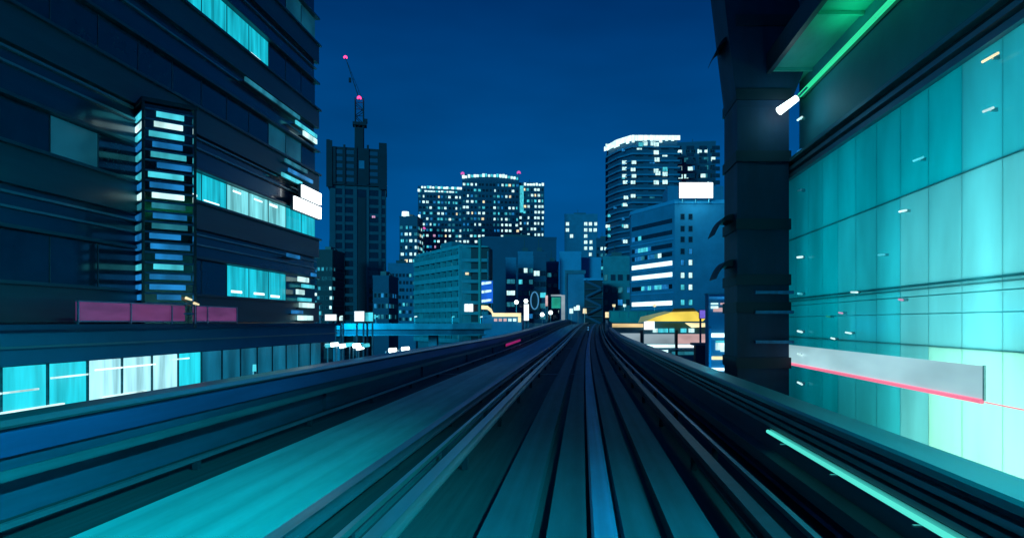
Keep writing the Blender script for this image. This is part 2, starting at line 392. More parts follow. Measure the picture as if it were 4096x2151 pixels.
# parapet joints: thin shadow gaps as pilaster strips
for side, xa, xb in ((-1, -7.62, -7.47), (1, 3.02, 3.098)):
    for y in range(-4, 120, 12):
        MB().sweep(rect(xa, xb, .05, .12) if side > 0 else rect(-7.598, -7.5, .05, .58), track_path([y, y + .12])).build('rib', M['parapet'], lp if side < 0 else rpp)
# running surfaces
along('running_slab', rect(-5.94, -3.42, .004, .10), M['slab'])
for a0, a1 in ((-1.19, -.62), (-.40, .06), (.50, .88), (1.06, 1.57)):
    along('running_pad', [(a0 - .02, .004), (a1 + .02, .004), (a1, .15), (a0, .15)], M['pad'])
along('cable_cover', [(.12, .004), (.42, .004), (.42, .17), (.39, .20), (.15, .20), (.12, .17)], M['cover'])
# guide rails and power rails on brackets
def ibeam(x, z, h=.2, w=.09, t=.018):
    return [(x - w, z), (x + w, z), (x + w, z + t), (x + t, z + t), (x + t, z + h - t), (x + w, z + h - t), (x + w, z + h), (x - w, z + h), (x - w, z + h - t), (x - t, z + h - t), (x - t, z + t), (x - w, z + t)]
rails = []
for x, z, m in ((-3.28, .12, 'rail'), (-2.05, .30, 'steel'), (1.98, .28, 'darksteel')):
    rails.append((along('guide_rail', ibeam(x, z), M[m]), x, z))
for x, z, m in ((-2.62, .10, 'duct'), (-2.40, .42, 'steel'), (2.35, .40, 'rail'), (-6.8, .16, 'rail')):
    rails.append((along('power_rail', rect(x - .035, x + .035, z, z + .07), M[m]), x, z))
for ro, x, z in rails:
    if z > .11:
        for y in range(-8, 90, 5): MB().sweep(rect(x - .05, x + .05, .004, z - .003), track_path([y, y + .1])).build('bracket', M['darksteel'], ro)
# expansion joints across the deck
for y in (34, 66, 98, 130): MB().sweep(rect(-7.4, 2.8, .002, .02), track_path([y, y + .08])).build('expansion_joint', M['rail'], gw)
# piers
for y in (10, 40, 70, 100, 130, 160, 190, 220):
    p, lat = track_path([y])[0]; x = p[0] - 2.1; z = p[2]
    q = MB(); q.prism([(x - 1.3, y - .9), (x + 1.3, y - .9), (x + 1.3, y + .9), (x - 1.3, y + .9)], 0, z - 3.6)
    q.add([(x-1.3,y-.9,z-3.6),(x+1.3,y-.9,z-3.6),(x+1.3,y+.9,z-3.6),(x-1.3,y+.9,z-3.6),(x-2.4,y-.9,z-2.31),(x+2.4,y-.9,z-2.31),(x+2.4,y+.9,z-2.31),(x-2.4,y+.9,z-2.31)],
          [(0,3,2,1),(4,5,6,7),(0,1,5,4),(1,2,6,5),(2,3,7,6),(3,0,4,7)])
    q.build('pier', M['viadark'], gw)
# the teal light tube fixed along the right parapet
lt = thing('light_tube', 'long glowing teal light tube fixed along the inner face of the right parapet', 'light', (2.98, 0, 12.85))
MB().tube((2.97, -5, 12.86), (2.99, 10.9, 12.86), .028, n=10).build('tube', M['tube_teal'], lt)
q = MB(); q.box(3.02, 3.098, -5, 10.9, 12.80, 12.92)
for y in range(-4, 11, 2): q.box(2.93, 3.02, y, y + .04, 12.80, 12.815)
q.build('housing', M['steel'], lt)
# a far thin guide lamp on the inner face, and the red marker on the left parapet
rm = thing('red_marker', 'small dim red marker strip on the inner face of the left parapet', 'marker', (-6.9, 68, 14.0))
MB().sweep(rect(-7.46, -7.42, .28, .62), track_path([64, 70, 77])).build('lamp_strip', M['reddim'], rm)
MB().sweep(rect(-7.497, -7.462, .22, .68), track_path([63.8, 70, 77.2])).build('housing', M['darksteel'], rm)
# small signal between the rails
sg = thing('track_signal', 'tiny pale blue track signal standing between the rails far ahead', 'signal', (1.05, 92, zdeck(92)))
q = MB(); q.tube((0, 0, .02), (0, 0, 1.0), .05); q.build('post', M['darksteel'], sg, local=True)
B(-.16, .16, -.1, .1, 1.0, 1.75).build('signal_head', M['darksteel'], sg, local=True)
q = MB(); q.tube((0, -.1, 1.52), (0, -.16, 1.52), .1, n=10); q.tube((0, -.1, 1.2), (0, -.16, 1.2), .1, n=10); q.build('lens', M['sign_ring'], sg, local=True)

# ------------------------------------------------------------------ left: the long dark office block
XF = -15.6
ob = thing('office_block', 'huge dark office block with ribbon windows lining the left side of the guideway', 'building', (XF - 9, 14, 0))
def lb(name, x0, x1, y0, y1, z0, z1, m, parent=ob): return B(x0, x1, y0, y1, z0, z1).build(name, M[m], parent)
lb('wall', XF - 18, XF, -70, 40, 0, EZ + 30, 'facade')  # wall carried far back out of view to shade the deck
floors = [(1.15, 2.5), (4.90, 6.05), (8.7, 9.9), (12.5, 13.9), (16.3, 17.7), (20.2, 21.5), (24, 25.3)]
for a, bz in floors:
    q = MB(); q.box(XF, XF + .22, -14, 40.2, EZ + a - 1.15, EZ + a - .12); q.box(XF, XF + .34, -14, 40.3, EZ + a - .12, EZ + a - .02)
    q.box(XF, XF + .28, -14, 40.2, EZ + bz + .04, EZ + bz + .14)
    q.build('spandrel_band', M['facade_teal'], ob)
lit = {0: [(29.8, 36, 'office')], 1: [(26, 29, 'office'), (29, 35, 'officew'), (35, 40, 'office'), (19, 21.6, 'officed'), (22.5, 25, 'officed')], 3: [(24, 33.5, 'office'), (14, 21, 'officed')], 4: [(34.5, 39.5, 'officed')], 2: [(33, 37, 'officed')]}
ls_ = random.Random(11)
def paneprof(name, y0, y1, z0, z1, m):
    w_ = B(XF + .02, XF + .06, y0 + .024, y1 - .024, z0, z1).build(name, M[m], ob)
    if m in ('office', 'officew') and ls_.random() < .75:
        q0 = y0 + ls_.uniform(.1, .6); zz = z0 + ls_.choice((.1, .16, (z1 - z0) * .8))
        B(XF + .062, XF + .07, q0, q0 + ls_.uniform(.7, 1.3), zz, zz + ls_.uniform(.05, .12)).build('ceiling_light', M['strip'], w_)
    f = MB(); f.box(XF + .02, XF + .075, y0 - .022, y0 + .022, z0, z1); f.build('frame', M['frame'], w_)
for fi, (a, bz) in enumerate(floors):
    y = -12.0
    while y < 39.9:
        y1 = min(y + 2.0, 40); m = 'glass2'
        for l0, l1, lm in lit.get(fi, []):
            if y + .2 >= l0 and y1 - .2 <= l1 + .9: m = lm
        if y1 > 14: paneprof('window', y, y1, EZ + a, EZ + bz, m)
        y = y1
lb('window_glazing', XF + .02, XF + .06, -14, -12.1, EZ + 1.15, EZ + 25, 'glass2')
# vertical fins on the far corner, thin ledges
q = MB()
for z in (3.1, 3.5, 7.0, 7.4, 10.9, 14.8, 15.2): q.box(XF, XF + .12, -14, 40.1, EZ + z, EZ + z + .07)
q.build('thin_ledges', M['cornice'], ob)
# blurred reflections on the far corner, built as glowing strips
def slat(y0, y1, z0, z1, m):
    w_ = B(XF + .35, XF + .42, y0, y1, z0, z1).build('corner_reflection', M[m], ob)
    B(XF + .1, XF + .347, y0, y1, z0 - .05, z0 - .003).build('shelf', M['facade_teal'], w_)
for z, y0, y1, m in ((10.95, 31, 37, 'ld'), (10.6, 36.5, 39.4, 'lc'), (10.25, 37.5, 39.4, 'lw'), (8.25, 35.2, 38, 'ld'), (7.85, 35.6, 38.8, 'lb'), (7.45, 34.8, 37.3, 'lc'),
                     (3.4, 35.4, 37, 'lb'), (2.6, 38.6, 39.3, 'lb'), (2.2, 36.8, 38.2, 'lw'), (1.9, 37.3, 39, 'lc'), (1.5, 36.6, 37.6, 'lw'), (1.15, 36.8, 38.6, 'lc'), (.8, 37.0, 39, 'lw'),
                     (.45, 36, 37.4, 'lb'), (.1, 36.8, 38.8, 'lw'), (-.25, 35, 37, 'lc')):
    slat(y0, y1, EZ + z, EZ + z + (.26 if m == 'lw' else .18), m)
sgn = thing('corner_reflection_panels', 'pair of brilliant white panels in place of reflections on the far corner of the dark office block', 'sign', (XF + .5, 37.5, EZ + 6))  # white reflections built as glowing panels
for z0, y0 in ((6.75, 36.9), (5.95, 35.9)):
    B(XF + .52, XF + .62, y0, 39.5, EZ + z0, EZ + z0 + .66).build('reflection_face', M['sign_white'], sgn)
    B(XF + .36, XF + .517, y0 - .06, 39.56, EZ + z0 - .06, EZ + z0 + .72).build('frame', M['darksteel'], sgn)

# podium: fascia, shopfronts
XP = -14.0
pd = thing('podium_canopy', 'low blue fascia canopy running along the foot of the dark office block above the shops', 'canopy', (XP - .8, 14, EZ - 1))
B(XF + .4, XP, -14, 39, EZ - 1.08, EZ - .2).build('fascia', M['blue'], pd)
B(XF + .4, XP + .25, -14, 39.2, EZ - .197, EZ - .06).build('coping', M['parapet'], pd)
B(XP + .003, XP + .12, -14, 39, EZ - .66, EZ - .6).build('trim', M['cornice'], pd)
sf = thing('shop_arcade', 'brightly lit cyan shopfront windows under the blue canopy on the left', 'shop', (XP - .8, 14, 0))
B(XF + .01, XP - .5, -14, 38.6, .15, EZ - 1.09).build('wall', M['facade'], sf)
y = 8.0; k = 0
while y < 38:
    w = 1.5; m = 'shop' if y < 19.9 else ('shopw' if y < 23.5 else ('shop' if y < 26.0 else 'shopd'))
    pn = B(XP - .49, XP - .44, y + .05, y + w - .05, EZ - 4.6, EZ - 1.14).build('shop_window', M[m], sf)
    f = MB(); f.box(XP - .49, XP - .42, y + .01, y + .05, EZ - 4.6, EZ - 1.12); f.build('mullion', M['duct'], pn)
    y += w; k += 1
B(XP - .44, XP - .3, 8, 38.3, EZ - 2.36, EZ - 2.30).build('handrail', M['cornice'], sf)
for y0_, y1_, m_ in ((12.5, 16.2, 'lc'), (16.4, 19.0, 'lw'), (20.6, 22.6, 'lw')): B(XP - .42, XP - .34, y0_, y1_, EZ - 2.297, EZ - 2.24).build('light_strip', M[m_], sf)
for y0_, y1_, z_, m_ in ((18.6, 20.1, -1.55, 'lw'), (20.3, 23.2, -1.45, 'strip'), (13.2, 15.6, -1.4, 'lc'), (16.4, 18.2, -1.8, 'lw'), (24, 25.2, -1.35, 'lw')): B(XP - .437, XP - .42, y0_, y1_, EZ + z_, EZ + z_ + .05).build('ceiling_light', M[m_], sf)
area('shop_light', (XP - .2, 18, EZ - 2.4), (XP + 5, 18, EZ - 4), 1.5, 22, 120, (.02, .75, 1), sf)
# reflection of a lit tower, built as a solid with glowing bars on the podium
st = thing('reflected_tower', 'reflected lit tower built as a narrow solid with stacked blue glowing bars in front of the dark office block', 'tower', (-14.62, 24, EZ - .2), math.radians(43))
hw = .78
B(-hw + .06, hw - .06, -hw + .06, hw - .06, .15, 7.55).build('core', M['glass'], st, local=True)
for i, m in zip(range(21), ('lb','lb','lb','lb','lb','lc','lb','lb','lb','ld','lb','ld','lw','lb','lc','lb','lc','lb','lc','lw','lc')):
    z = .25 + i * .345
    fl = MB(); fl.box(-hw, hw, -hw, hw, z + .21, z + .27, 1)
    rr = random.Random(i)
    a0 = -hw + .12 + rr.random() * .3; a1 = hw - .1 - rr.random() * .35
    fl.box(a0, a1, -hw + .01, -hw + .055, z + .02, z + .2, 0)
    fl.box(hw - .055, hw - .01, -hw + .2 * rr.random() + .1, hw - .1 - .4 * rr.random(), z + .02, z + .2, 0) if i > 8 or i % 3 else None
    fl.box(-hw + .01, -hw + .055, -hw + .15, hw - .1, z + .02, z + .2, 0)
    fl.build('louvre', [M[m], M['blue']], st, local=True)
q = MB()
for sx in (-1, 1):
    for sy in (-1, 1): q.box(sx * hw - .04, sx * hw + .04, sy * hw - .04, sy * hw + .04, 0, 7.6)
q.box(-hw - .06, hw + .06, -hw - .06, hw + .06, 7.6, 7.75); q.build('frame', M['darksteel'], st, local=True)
# red light trail, built as a solid glowing strip on the podium
rl = thing('red_light_trail', 'long dim pink red light trail built as a solid strip along the podium edge on the left', 'trail', (XP + .3, 23, EZ))
B(XP + .18, XP + .22, 18.7, 27.4, EZ + .04, EZ + .56).build('panel', emat('dim pink light trail', (.12, .030, .11), .9, .25, (1, .4, 2), 2, base=(.3, .05, .12)), rl)
q = MB(); q.box(XP + .14, XP + .25, 18.7, 27.4, EZ + .562, EZ + .60); q.box(XP + .14, XP + .25, 18.7, 27.4, EZ, EZ + .038)
for y in (18.7, 20.9, 23.0, 25.2, 27.35): q.box(XP + .221, XP + .26, y - .02, y + .03, EZ - .06, EZ + .56)
q.build('frame', M['rail'], rl)
point('glow', (XP + 1.1, 23, EZ + .35), 1.0, (1, .10, .3), .2, rl)
# twin headed podium lamp
pl = thing('podium_lamp', 'small twin headed lamp with warm white heads above the pink light trail', 'lamp', (-13.3, 23.6, EZ - .06))
MB().tube((0, 0, 0), (0, 0, .72), .025, .018).tube((-.22, 0, .86), (.04, 0, .70), .015).build('post', M['steel'], pl, local=True)
MB().tube((-.34, 0, .90), (-.12, 0, .82), .05, .03, n=10).build('lamp_head', M['lwarm'], pl, local=True)
MB().tube((-.06, 0, .72), (.12, 0, .66), .05, .03, n=10).build('lamp_head', M['lwarm'], pl, local=True)
# post and lamp beside the far shops
for i, (u, v0, v1, Y, lab) in enumerate(((640, 918, 950, 22, 'slim pale bollard light standing between the far shops and the left parapet'),)):
    z1, z0 = pz(v0, Y), pz(v1, Y)
    o = thing('bollard_light', lab, 'lamp', (px(u, Y), Y, z0 - 1.2))
    MB().tube((0, 0, 0), (0, 0, z1 - z0 + 1.0), .05).build('post', M['steel'], o, local=True)
    MB().tube((0, 0, z1 - z0 + 1.0), (0, 0, z1 - z0 + 1.22), .055, .05, n=10).build('lamp_head', M['lc'], o, local=True)
    q = thing('service_walkway', 'narrow service walkway in shadow between the shops and the left parapet', 'walkway', (-10.8, 20, 0))
    B(-13.6, -8.6, 6, 60, z0 - 1.5, z0 - 1.2).build('walkway_deck', M['viadark'], q)
    B(-8.75, -8.6, 6, 60, z0 - 1.197, z0 - .95).build('kerb', M['via'], q)
    for yy in (8, 24, 42, 58): B(-11.4, -10.6, yy - .4, yy + .4, 0, z0 - 1.503).build('support', M['viadark'], q)
fl = thing('walkway_floodlight', 'low bright white floodlight on the walkway left of the parapet', 'lamp', (px(700, 24), 24, pz(941, 24) - .9))
MB().tube((0, 0, -.6), (0, 0, .75), .04).build('post', M['steel'], fl, local=True)
MB().box(-.3, .3, -.12, .12, .78, .94).build('lamp_head', M['lampw'], fl, local=True)

# ------------------------------------------------------------------ right: frosted glass station hall beside the track
XR = 7.0
sh = thing('station_hall', 'glowing teal frosted glass station hall wall lining the right side of the track', 'building', (XR + 2.5, 9, 0))
YA, YB = -8.0, 23.4
q = MB(); q.box(XR + 4.6, XR + 4.9, YA, YB, 0, EZ + 4.7); q.box(XR + .4, XR + 4.6, YB - .2, YB, 0, EZ + 4.7); q.box(XR + .4, XR + 4.6, YA, YA + .2, 0, EZ + 4.7)
q.build('back_wall', M['bluel'], sh)
B(XR + .1, XR + 4.6, YA + .2, YB - .2, EZ - 5.3, EZ - 5.0).build('floor', M['grey'], sh)
B(XR, XR + 4.9, YA, YB, 0, EZ - 5.303).build('base_wall', M['facade'], sh)
B(XR + .1, XR + 4.6, YA + .2, YB - .2, EZ + 4.72, EZ + 4.9).build('ceiling', M['bluel'], sh)
rows = [(-5.0, -.485), (-.475, .675), (.685, 2.715), (2.725, 4.715)]
ny = 26; dy = (YB - YA) / ny
rg = random.Random(3)
for i in range(ny):
    y0 = YA + i * dy; y1 = y0 + dy
    for j, (a, bz) in enumerate(rows):
        t = rg.random()
        m = 'fr_mint' if (j == 0 and y0 < 13.6) else ('fr_teal' if (y0 > 17.5 or (j == 3 and y0 > 12)) else ('fr_mid' if y0 > 14.4 or j == 3 else 'fr_cyan'))  # glow gradient put into panel tint: teal far end, pale cyan and mint near
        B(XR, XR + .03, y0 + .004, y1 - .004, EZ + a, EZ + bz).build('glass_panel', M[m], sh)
q = MB()
for z in (-.48, .68, 2.72): q.box(XR - .02, XR + .05, YA, YB, EZ + z - .01, EZ + z + .01)
q.box(XR - .06, XR + .05, YA, YB, EZ + .74, EZ + .78)
q.build('transom', M['fr_cyan'], sh)
q = MB()
for z in (.52, .16): q.box(XR - .07, XR - .03, YA, YB - .5, EZ + z, EZ + z + .02)
q.build('handrails', M['fr_cyan'], sh)
for zl, yl, yy, e_, col in ((-3.4, 9.0, 9.0, 300, (.75, 1, .80)), (1.4, 26, 9, 215, (.0, .92, 1)), (.2, 9.0, 9.5, 150, (1, .92, .95))):
    area('hall_light', (XR + 3.9, yy, EZ + zl), (XR, yy, EZ + zl), 2.2, yl, e_ * 2.0, col, sh)
# cornice and dark upper wall
q = MB()
q.box(XR - .12, XR + .5, YA, YB, EZ + 4.72, EZ + 4.86); q.build('cornice', M['cornice2'], sh)
B(XR - .02, XR + .5, YA, YB, EZ + 4.863, EZ + 4.95).build('cornice', M['darksteel'], sh)
B(XR - .16, XR + .5, YA, YB, EZ + 4.953, EZ + 5.06).build('cornice', M['cornice2'], sh)
B(XR - .05, XR + .5, YA, YB, EZ + 5.063, EZ + 5.2).build('cornice', M['black'], sh)
B(XR - .22, XR + .5, YA, YB, EZ + 5.203, EZ + 5.3).build('cornice', M['cornice'], sh)
B(XR - .10, XR + .5, YA, YB, EZ + 5.303, EZ + 5.40).build('cornice', M['duct'], sh)
B(XR + .5, XR + 4.9, YA, YB, EZ + 4.95, EZ + 12).build('upper_wall', M['teal'], sh)
# canopy with the green tube
cp = thing('canopy_roof', 'green lit canopy soffit high above the glowing station hall', 'canopy', (XR, 9, EZ + 8.3))
B(6.2, XR + .5, YA, YB + 4, EZ + 8.2, EZ + 8.5).build('soffit', M['soffit'], cp)
B(6.05, 6.197, YA, YB + 4.1, EZ + 8.05, EZ + 8.7).build('edge_beam', M['darksteel'], cp)
for y in range(-6, 27, 4): B(6.22, XR + .49, y, y + .12, EZ + 8.10, EZ + 8.197).build('purlin', M['soffit'], cp)
gt = thing('green_light_tube', 'bright green light tube under the canopy above the station hall', 'light', (XR + .3, 9, EZ + 7.6))
MB().tube((XR + .38, YA, EZ + 7.62), (XR + .38, 23, EZ + 7.62), .07, n=10).build('tube', M['tube_green'], gt)
q = MB(); q.box(XR + .46, XR + .499, YA, 23, EZ + 7.5, EZ + 7.74)
for y in range(-6, 19, 2): q.box(XR + .36, XR + .46, y, y + .05, EZ + 7.7, EZ + 7.72)
q.build('housing', M['darksteel'], gt)
area('green_glow', (XR + .2, 7, EZ + 7.5), (6.6, 7, EZ + 8.6), .15, 24, 110, (.02, 1, .45), gt)
area('slab_fill', (XR + .1, 0.0, EZ + 7.3), (-5.8, 2.6, EZ - 2.6), .4, 5, 1250, (.0, .88, 1), gt).data.spread = math.radians(88)  # added cyan fill aimed at the left slab, not the tube's own output
# pink light trail over the glass, built as a glowing strip and tube
rbn = thing('pink_light_trail', 'long translucent pink banner of light built as a strip with bright lower edge on the teal glass wall', 'trail', (XR - .1, 18, EZ - 1))
B(XR - .10, XR - .08, 11.7, 24.4, EZ - 1.32, EZ - .75).build('panel', emat('pale pink light trail', (.38, .66, .72), .9, .2, (1, .3, 1), 1, base=(.5, .4, .45)), rbn)
MB().tube((XR - .12, 5.0, EZ - 1.36), (XR - .12, 11.6, EZ - 1.36), .012, n=8).build('tube', M['trail_red'], rbn)
MB().tube((XR - .12, 11.7, EZ - 1.36), (XR - .12, 24.4, EZ - 1.36), .045, n=8).build('tube', M['trail_red'], rbn)
for y in (11.67, 24.4): B(XR - .11, XR - .07, y, y + .03, EZ - 1.34, EZ - .74).build('bracket', M['rail'], rbn)
# little lamps on the glass wall
gl_pos = [(2025, 300, 21.6, .22, 'lw'), (2025, 380, 21.6, .2, 'lb'), (2025, 480, 21.6, .16, 'ld'), (2025, 648, 21.6, .24, 'lw'), (2025, 740, 21.6, .18, 'lc'), (2025, 835, 21.6, .2, 'lw'), (2025, 893, 21.6, .2, 'lw'), (2025, 965, 21.6, .2, 'lw')]
for i, (u, v, Y, w, m) in enumerate(gl_pos):
    lab = 'tiny wall lamp number position %s in the vertical row beside the dark pillar' % ['topmost', 'second from the top', 'third from the top', 'fourth from the top', 'fifth from the top', 'third from the bottom', 'second from the bottom', 'lowest'][i]
    lab = lab.replace('number position ', '')
    o = thing('wall_lamp', lab, 'lamp', (XR - .14, XR / ((u - 1460) * K), pz(v, XR / ((u - 1460) * K))), 0, 'wall lamps in a row on the glass wall')
    B(.02, .137, -.03, .03, -.03, .06).build('bracket', M['steel'], o, local=True)
    MB().tube((-.02, -w, .0), (-.02, w, .03), .032, n=8).build('lamp_head', M[m], o, local=True)
for i, (u, v, w, m, lab) in enumerate(((2330, 402, .2, 'lc', 'small cyan lamp high on the teal glass wall'), (2510, 278, .14, 'lw', 'small white lamp on the glass wall below the cream lamp'), (2290, 532, .16, 'lw', 'small white lamp halfway up the middle of the teal glass wall'),
        (2515, 147, .22, 'lwarm', 'cream slanted lamp near the top right of the glass wall'), (2165, 736, .2, 'lw', 'small white lamp on the glass wall just under the handrails'), (2285, 755, .09, 'lpink', 'pinkish dot lamp under the handrails of the glass wall'),
        (2130, 788, .12, 'lpink', 'mauve dot lamp left on the glass wall above the pink banner'), (2098, 797, .14, 'sign_green', 'green dot lamp left on the glass wall above the pink banner'), (2150, 838, .18, 'lw', 'white lamp just above the left part of the pink banner'),
        (2235, 642, .16, 'lc', 'faint cyan lamp on the glass wall above the handrails'), (2110, 852, .12, 'lw', 'tiny white lamp above the left end of the pink banner'))):
    Y = XR / ((u - 1460) * K)
    o = thing('wall_lamp', lab, 'lamp', (XR - .14, Y, pz(v, Y)), 0, 'scattered lamps on the glass wall')
    B(.02, .137, -.02, .02, -.02, .04).build('bracket', M['steel'], o, local=True)
    MB().tube((-.02, -w, 0), (-.02, w, .02), .022, n=8).build('lamp_head', M[m], o, local=True)

# the dark pillar that closes the hall
pr = thing('dark_pillar', 'massive dark pillar with curved bracket arms rising beside the station hall', 'pillar', (6.05, 23, 0))
PX0, PX1 = 5.1, 6.78
q = MB(); q.box(PX0, PX1, 22.2, 24.2, 0, EZ + 12.5)
q.build('shaft', M['pillar'], pr)
q = MB()
for z in (-1.5, .3, 1.2, 3.0, 5.2, 7.2, 9.6): q.box(PX0 - .05, PX1 + .05, 22.12, 24.28, EZ + z, EZ + z + .35)
q.build('bands', M['towerdark'], pr)
for z, s in ((1.9, 1.1), (3.4, 1.2), (9.3, 1.2)):
    q = MB(); l_ = .52 * s; N_ = 9
    up = [(-l_ * t, .16 - .55 * t ** 2.6 * s) for t in [i_ / (N_ - 1) for i_ in range(N_)]]
    prof = up + [(a_, h_ - .20 * (1 - i_ / (N_ - 1)) - .03) for i_, (a_, h_) in reversed(list(enumerate(up)))]; P_ = len(prof)
    q.add([(PX0 - .052 + a_, 22.5, EZ + z + h_) for a_, h_ in prof] + [(PX0 - .052 + a_, 23.7, EZ + z + h_) for a_, h_ in prof], [tuple(range(P_)), tuple(range(2 * P_ - 1, P_ - 1, -1))] + [(i, P_ + i, P_ + (i + 1) % P_, (i + 1) % P_) for i in range(P_)])
    q.build('bracket_arm', M['towerdark'], pr)
q = MB()                                                 # widened head, knee bracket towards the hall
q.add([(PX0, 22.2, EZ + 7), (PX1, 22.2, EZ + 7), (PX1 + .5, 22.2, EZ + 8.2), (PX1 + .2, 22.2, EZ + 12), (PX0 - .6, 22.2, EZ + 12), (PX0 - .25, 22.2, EZ + 9),
       (PX0, 24.0, EZ + 7), (PX1, 24.0, EZ + 7), (PX1 + .5, 24.0, EZ + 8.2), (PX1 + .2, 24.0, EZ + 12), (PX0 - .6, 24.0, EZ + 12), (PX0 - .25, 24.0, EZ + 9)],
      [(0, 1, 2, 3, 4, 5), (11, 10, 9, 8, 7, 6)] + [(i, 6 + i, 6 + (i + 1) % 6, (i + 1) % 6) for i in range(6)])
q.v = [(x, y - .02 if y < 23 else y + .02, z) for x, y, z in q.v]
q.build('head', M['pillar'], pr)
q = MB()
for v in (735, 785, 860): q.box(PX0 + .55, PX1 + .1, 22.0, 22.17, pz(v, 22) - .05, pz(v, 22) + .05)
q.build('light_slats', M['cover'], pr)
fd = thing('floodlight', 'bright white slanted floodlight on the upper part of the dark pillar', 'lamp', (6.55, 21.6, pz(268, 21.6)))
MB().tube((-.28, 0, -.16), (.30, 0, .26), .13, .10, n=12).build('lamp_head', M['lampw'], fd, local=True)
MB().tube((.30, 0, .26), (.62, 0, .6), .03).tube((0, 0, 0), (0, .55, .1), .03).build('arm', M['steel'], fd, local=True)
point('glow', (6.3, 21.0, pz(268, 21.6) - .2), 18, (.1, .8, 1), .2, fd)

# ------------------------------------------------------------------ expressways across the background
def polypath(pts):
    out = []
    for i, p in enumerate(pts):
        a = Vector(pts[max(0, i - 1)]); b = Vector(pts[min(len(pts) - 1, i + 1)]); d = (b - a).normalized(); out.append((p, (d.y, -d.x)))
    return out
ex = thing('expressway', 'distant cyan lit elevated expressway passing behind the left parapet', 'viaduct', (-40, 165, 0))
zt = EZ - .3
pa = [(-110, 128, zt), (-80, 140, zt), (-50, 152, zt), (-30, 160, zt), (-18, 168, zt), (-12, 178, zt), (-9.5, 195, zt), (-9.5, 240, zt), (-9.5, 300, zt)]
MB().sweep(rect(-.1, 14, -2.0, -1.0), polypath(pa)).build('deck', M['viadark'], ex) if False else None
def ribbon(name, prof, m, parent): return MB().sweep(prof, polypath(pa)).build(name, M[m], parent)
ribbon('deck', rect(-12, -.2, -1.35, -.75), 'viadark', ex)
ribbon('parapet', rect(-.2, .1, -1.35, 0), 'via', ex)
ribbon('girder', rect(-10, -1.0, -2.6, -1.353), 'viadark', ex)
ribbon('girder_flange', rect(-1.0, -.5, -2.75, -2.603), 'via', ex)
for i, p in enumerate(pa[:7]):
    B(p[0] - 6.5, p[0] - 4.5, p[1] + 4, p[1] + 6, 0, EZ - 3.1).build('pier', M['viadark'], ex)
point('street_glow', (-70, 132, EZ + 1), 6000, (.0, .75, 1), 1, ex)
point('street_glow', (-47, 145, EZ - .4), 5200, (.0, .6, 1), 1, ex)
point('street_glow', (-90, 118, EZ - 4), 5000, (.0, .55, 1), 1, ex)
# small lamps hanging along its parapet
fb = thing('green_footbridge', 'dark green steel bridge running to the right from the far end of the guideway', 'bridge', (22, 162, 0))
YB_ = 162; x0, x1 = 6.9, px(1840, YB_)
B(x0, x1, YB_, YB_ + 4, pz(815, YB_), pz(800, YB_)).build('girder', M['greenish'], fb)
B(x0, x1, YB_ + .2, YB_ + 3.8, pz(799.9, YB_), pz(783, YB_)).build('side_wall', M['greenish'], fb)
for i in range(14):
    xx = x0 + .1 + (x1 - x0 - .3) * i / 13; B(xx - .08, xx + .08, YB_ + .05, YB_ + .197, pz(799, YB_), pz(784, YB_)).build('rib', M['teal'], fb)
B(x0, x1, YB_ - .1, YB_ + 4.1, pz(782.8, YB_), pz(781, YB_)).build('roof_edge', M['teal'], fb)
for u in (1560, 1640, 1720, 1800): B(px(u, YB_) - .8, px(u, YB_) + .8, YB_ + 1, YB_ + 3, 0, pz(815.2, YB_)).build('pier', M['viadark'], fb)

# ------------------------------------------------------------------ skyline
# the dark high-rise with mast and crane
Y = 300; x0, x1 = px(833, Y), px(968, Y); cx = (x0 + x1) / 2; w = x1 - x0
tw = thing('high_rise', 'tall dark office high-rise with a flared dark crown and a lattice mast on its roof', 'tower', (cx, Y, 0), math.radians(15.5))
zc = pz(468, Y); ztp = pz(368, Y)
B(-w/2 + .4, w/2 - .4, .5, 24, 0, zc).build('core', M['glass'], tw, local=True)
def U(u): return px(u, Y) - cx
q = MB()
for a, b2 in ((833, 847), (863, 869), (889, 898), (921, 927), (950, 957), (966, 968)): q.box(U(a), U(b2), 0, .9, 0, zc)
q.box(w/2 - .6, w/2, .9, 3, 0, zc)
for yy in (8, 14, 20): q.box(w/2 - .42, w/2, yy, yy + 1, 0, zc)
q.build('columns', M['tower'], tw, local=True)
z = 14.0
while z < zc - 1:
    q = MB()
    for a, b2 in ((847, 863), (869, 889), (927, 950), (957, 966)): q.box(U(a), U(b2), .25, .85, z, z + 1.35)
    q.box(w/2 - .41, w/2 - .02, 3, 24, z, z + 1.35)
    if z > zc - 5: q.box(U(898), U(921), .25, .85, z, z + 1.35)
    q.build('spandrel', M['tower'], tw, local=True); z += 3.92
B(U(900), U(919), .2, .55, 0, zc - 5).build('recessed_shaft', M['towerdark'], tw, local=True)
q = MB(); q.box(U(826), U(970), -.8, 24.8, zc, ztp - 1)
for a, b2, t in ((826, 840, 1.5), (842, 848, -1.0), (866, 871, 0), (893, 898, 1), (922, 927, .5), (951, 970, 1.8)): q.box(U(a), U(b2), -1.3, -.803, zc - 1.2 if t > 1 else zc + .5, ztp + t)
for a, b2 in ((826, 834), (962, 970)): q.box(U(a), U(b2), -.5, 24, ztp - .997, ztp + 2.0)
q.build('crown', M['towerdark'], tw, local=True)
for a, b2 in ((850, 864), (873, 891), (929, 948)):
    for k in range(5): B(U(a), U(b2), -.9, -.803, zc + 1.5 + k * 3, zc + 3.2 + k * 3).build('louvre', M['navy'], tw, local=True)
B(U(903), U(916), -.98, -.803, pz(425, Y), pz(405, Y)).build('emblem_panel', M['blue'], tw, local=True)
